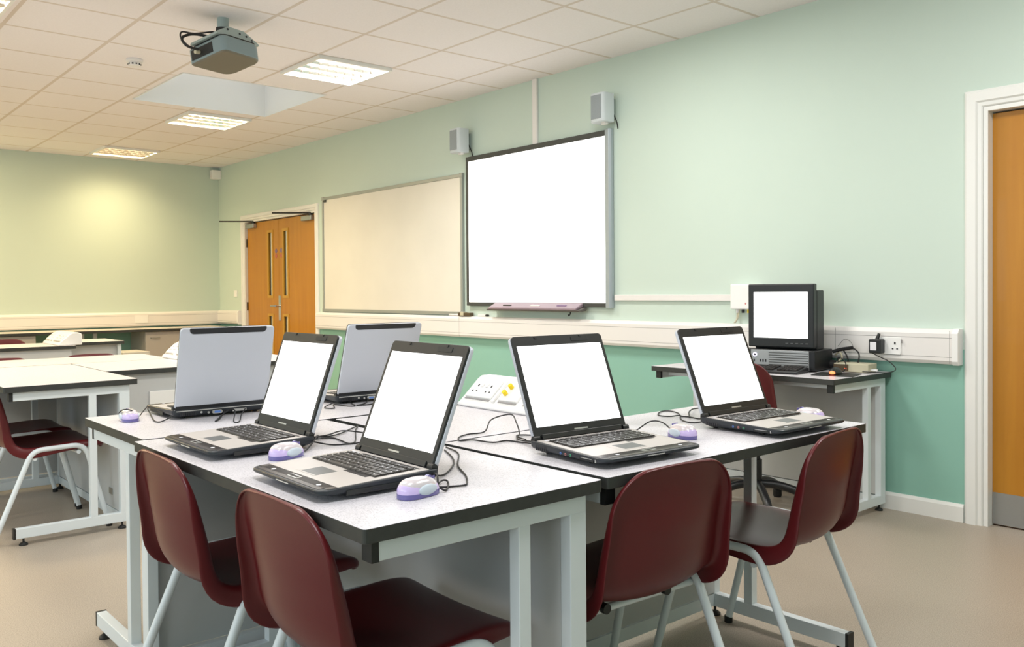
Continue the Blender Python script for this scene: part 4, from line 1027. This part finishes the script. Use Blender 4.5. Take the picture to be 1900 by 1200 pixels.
m = MB(); m.prism([(-0.085, 0.0), (-0.085, 0.014), (0.06, 0.030), (0.085, 0.026), (0.085, 0)], 'x', -0.225, 0.225); obj('body', m, 'black', kb, bevel=0.004)
m = MB()
for row in range(5):
    for k in range(20):
        if k in (14, ): continue
        x = -0.212+k*0.0212; y = -0.06+row*0.024; zz = 0.014+(y+0.085)*0.11
        m.box(x+0.001, y, zz-0.003, x+0.0195, y+0.020, zz+0.007)
obj('keycaps', m, 'keys', kb)
pd = MB(); pd.prism(rrect(0.21, 0.20, 0.012, 4), 'z', 0, 0.003)
o = tag(obj('mouse_pad', pd, 'cap'), 'black mouse pad at the right front of the computer desk', 'mouse pad'); o.location = (-2.345, 4.235, ZI); o.rotation_euler = (0, 0, R(14))
pm = thing('mouse', 'black mouse with glowing red light on the black mouse pad', 'mouse', (-2.345, 4.225, ZI+0.003), R(12))
m = MB(); m.sphere((0, 0, 0.004), 1.0, 0.031, 0.056, 0.034, 20, 12)
for v in list(m.bm.verts):
    if v.co.z < 0: v.co.z = 0
obj('body', m, 'black', pm, smooth=60)
m = MB(); m.sphere((0.0, -0.052, 0.012), 1.0, 0.016, 0.008, 0.009, 12, 8); obj('red_light', m, 'led_red', pm, smooth=60)
m = MB(); m.tube([(0, 0.055, 0.01), (0.0, 0.09, 0.004), (-0.03, 0.14, 0.004), (-0.06, 0.18, 0.006)], 0.0022, 8, 5); obj('lead', m, 'cable', pm, smooth=60)
rt = thing('network_box', 'small beige network box on the back right of the computer desk', 'box', (-2.345, 4.455, ZI), R(6))
m = MB(); m.box(-0.105, -0.06, 0.003, 0.08, 0.06, 0.048); obj('housing', m, 'beige', rt, bevel=0.004)
m = MB(); m.box(-0.105, -0.0615, 0.008, -0.025, -0.06, 0.042); fpn = obj('front_panel', m, 'brown', rt)
m = MB(); m.cyl((-0.04, -0.0615, 0.02), (-0.04, -0.0635, 0.02), 0.004, 8); obj('indicator', m, 'led_red', fpn)
m = MB(); m.tube([(-0.09, -0.04, 0.05), (-0.08, -0.06, 0.075), (-0.045, -0.075, 0.07), (-0.028, -0.085, 0.04), (-0.04, -0.09, 0.008), (-0.10, -0.09, 0.004)], 0.0028, 8, 5); obj('lead', m, 'cable', rt, smooth=60)
m = MB(); m.box(0.08, -0.03, 0.012, 0.115, -0.018, 0.022); obj('white_plug', m, 'plastic_off', rt)
# tangled leads behind the computer, a hanging bundle
cb = thing('cable_bundle', 'tangle of black leads hanging beside the monitor on the computer desk', 'cables', (-2.465, 4.475, ZI))
m = MB(); m.tube([(-0.035, 0.0, 0.10), (0.0, 0.01, 0.112), (0.05, 0.012, 0.122), (0.075, 0.012, 0.127)], 0.010, 10, 5); obj('power_lead', m, 'cable', cb, smooth=60)
m = MB(); m.tube([(0.075, 0.012, 0.127), (0.11, 0.01, 0.10), (0.115, 0.0, 0.06), (0.095, 0.0, 0.012), (0.02, 0.0, 0.006)], 0.004, 8, 6); obj('loop_lead', m, 'cable', cb, smooth=60)
m = MB(); m.tube([(0.02, 0.01, 0.115), (0.04, 0.01, 0.085), (0.05, 0.01, 0.05), (0.04, 0.0, 0.006)], 0.004, 8, 6); obj('loop_lead', m, 'cable', cb, smooth=60)
m = MB(); m.tube([(-0.03, 0.02, 0.08), (0.0, 0.01, 0.10), (0.02, 0.0, 0.07), (-0.01, 0.0, 0.04), (0.03, 0.0, 0.02), (-0.03, 0.0, 0.006)], 0.005, 8, 6); obj('pale_lead', m, 'beige', cb, smooth=60)
m = MB(); m.tube([(-0.02, 0.03, 0.13), (0.02, 0.03, 0.17), (0.06, 0.03, 0.15), (0.07, 0.03, 0.11)], 0.0018, 8, 6); obj('thin_lead', m, 'shadow_gap', cb, smooth=60)
m = MB(); m.tube([(-0.06, 0.02, 0.03), (0.0, 0.03, 0.025), (0.05, 0.02, 0.03)], 0.024, 10, 4); obj('coiled_lead', m, 'cable', cb, smooth=60)

# ------------------------------------------------------------------ world, camera, view
w = bpy.data.worlds.new('World'); SC.world = w; w.use_nodes = True
bg = w.node_tree.nodes['Background']; bg.inputs['Color'].default_value = (0.75, 0.85, 1.0, 1); bg.inputs['Strength'].default_value = 0.3
cam = bpy.data.cameras.new('camera'); co = bpy.data.objects.new('camera', cam); COL.objects.link(co); SC.camera = co
cam.sensor_width = 36.0; cam.sensor_fit = 'HORIZONTAL'; cam.lens = 1626.0/1900*36.0; cam.shift_y = -35.5/1900; cam.clip_start = 0.05
yaw, pitch, roll = R(-49.28), R(-0.85), R(-0.43)
fw = Vector((math.sin(yaw)*math.cos(pitch), math.cos(yaw)*math.cos(pitch), math.sin(pitch)))
rt_ = Vector((math.cos(yaw), -math.sin(yaw), 0)); up = rt_.cross(fw)
r2 = rt_*math.cos(roll)+up*math.sin(roll); u2 = -rt_*math.sin(roll)+up*math.cos(roll)
mt = Matrix((r2, u2, -fw)).transposed().to_4x4(); mt.translation = Vector((0, 0, 1.18)); co.matrix_world = mt
vs = SC.view_settings; vs.view_transform = 'Standard'; vs.look = 'None'; vs.exposure = 0.17; vs.gamma = 1.0; vs.use_curve_mapping = False
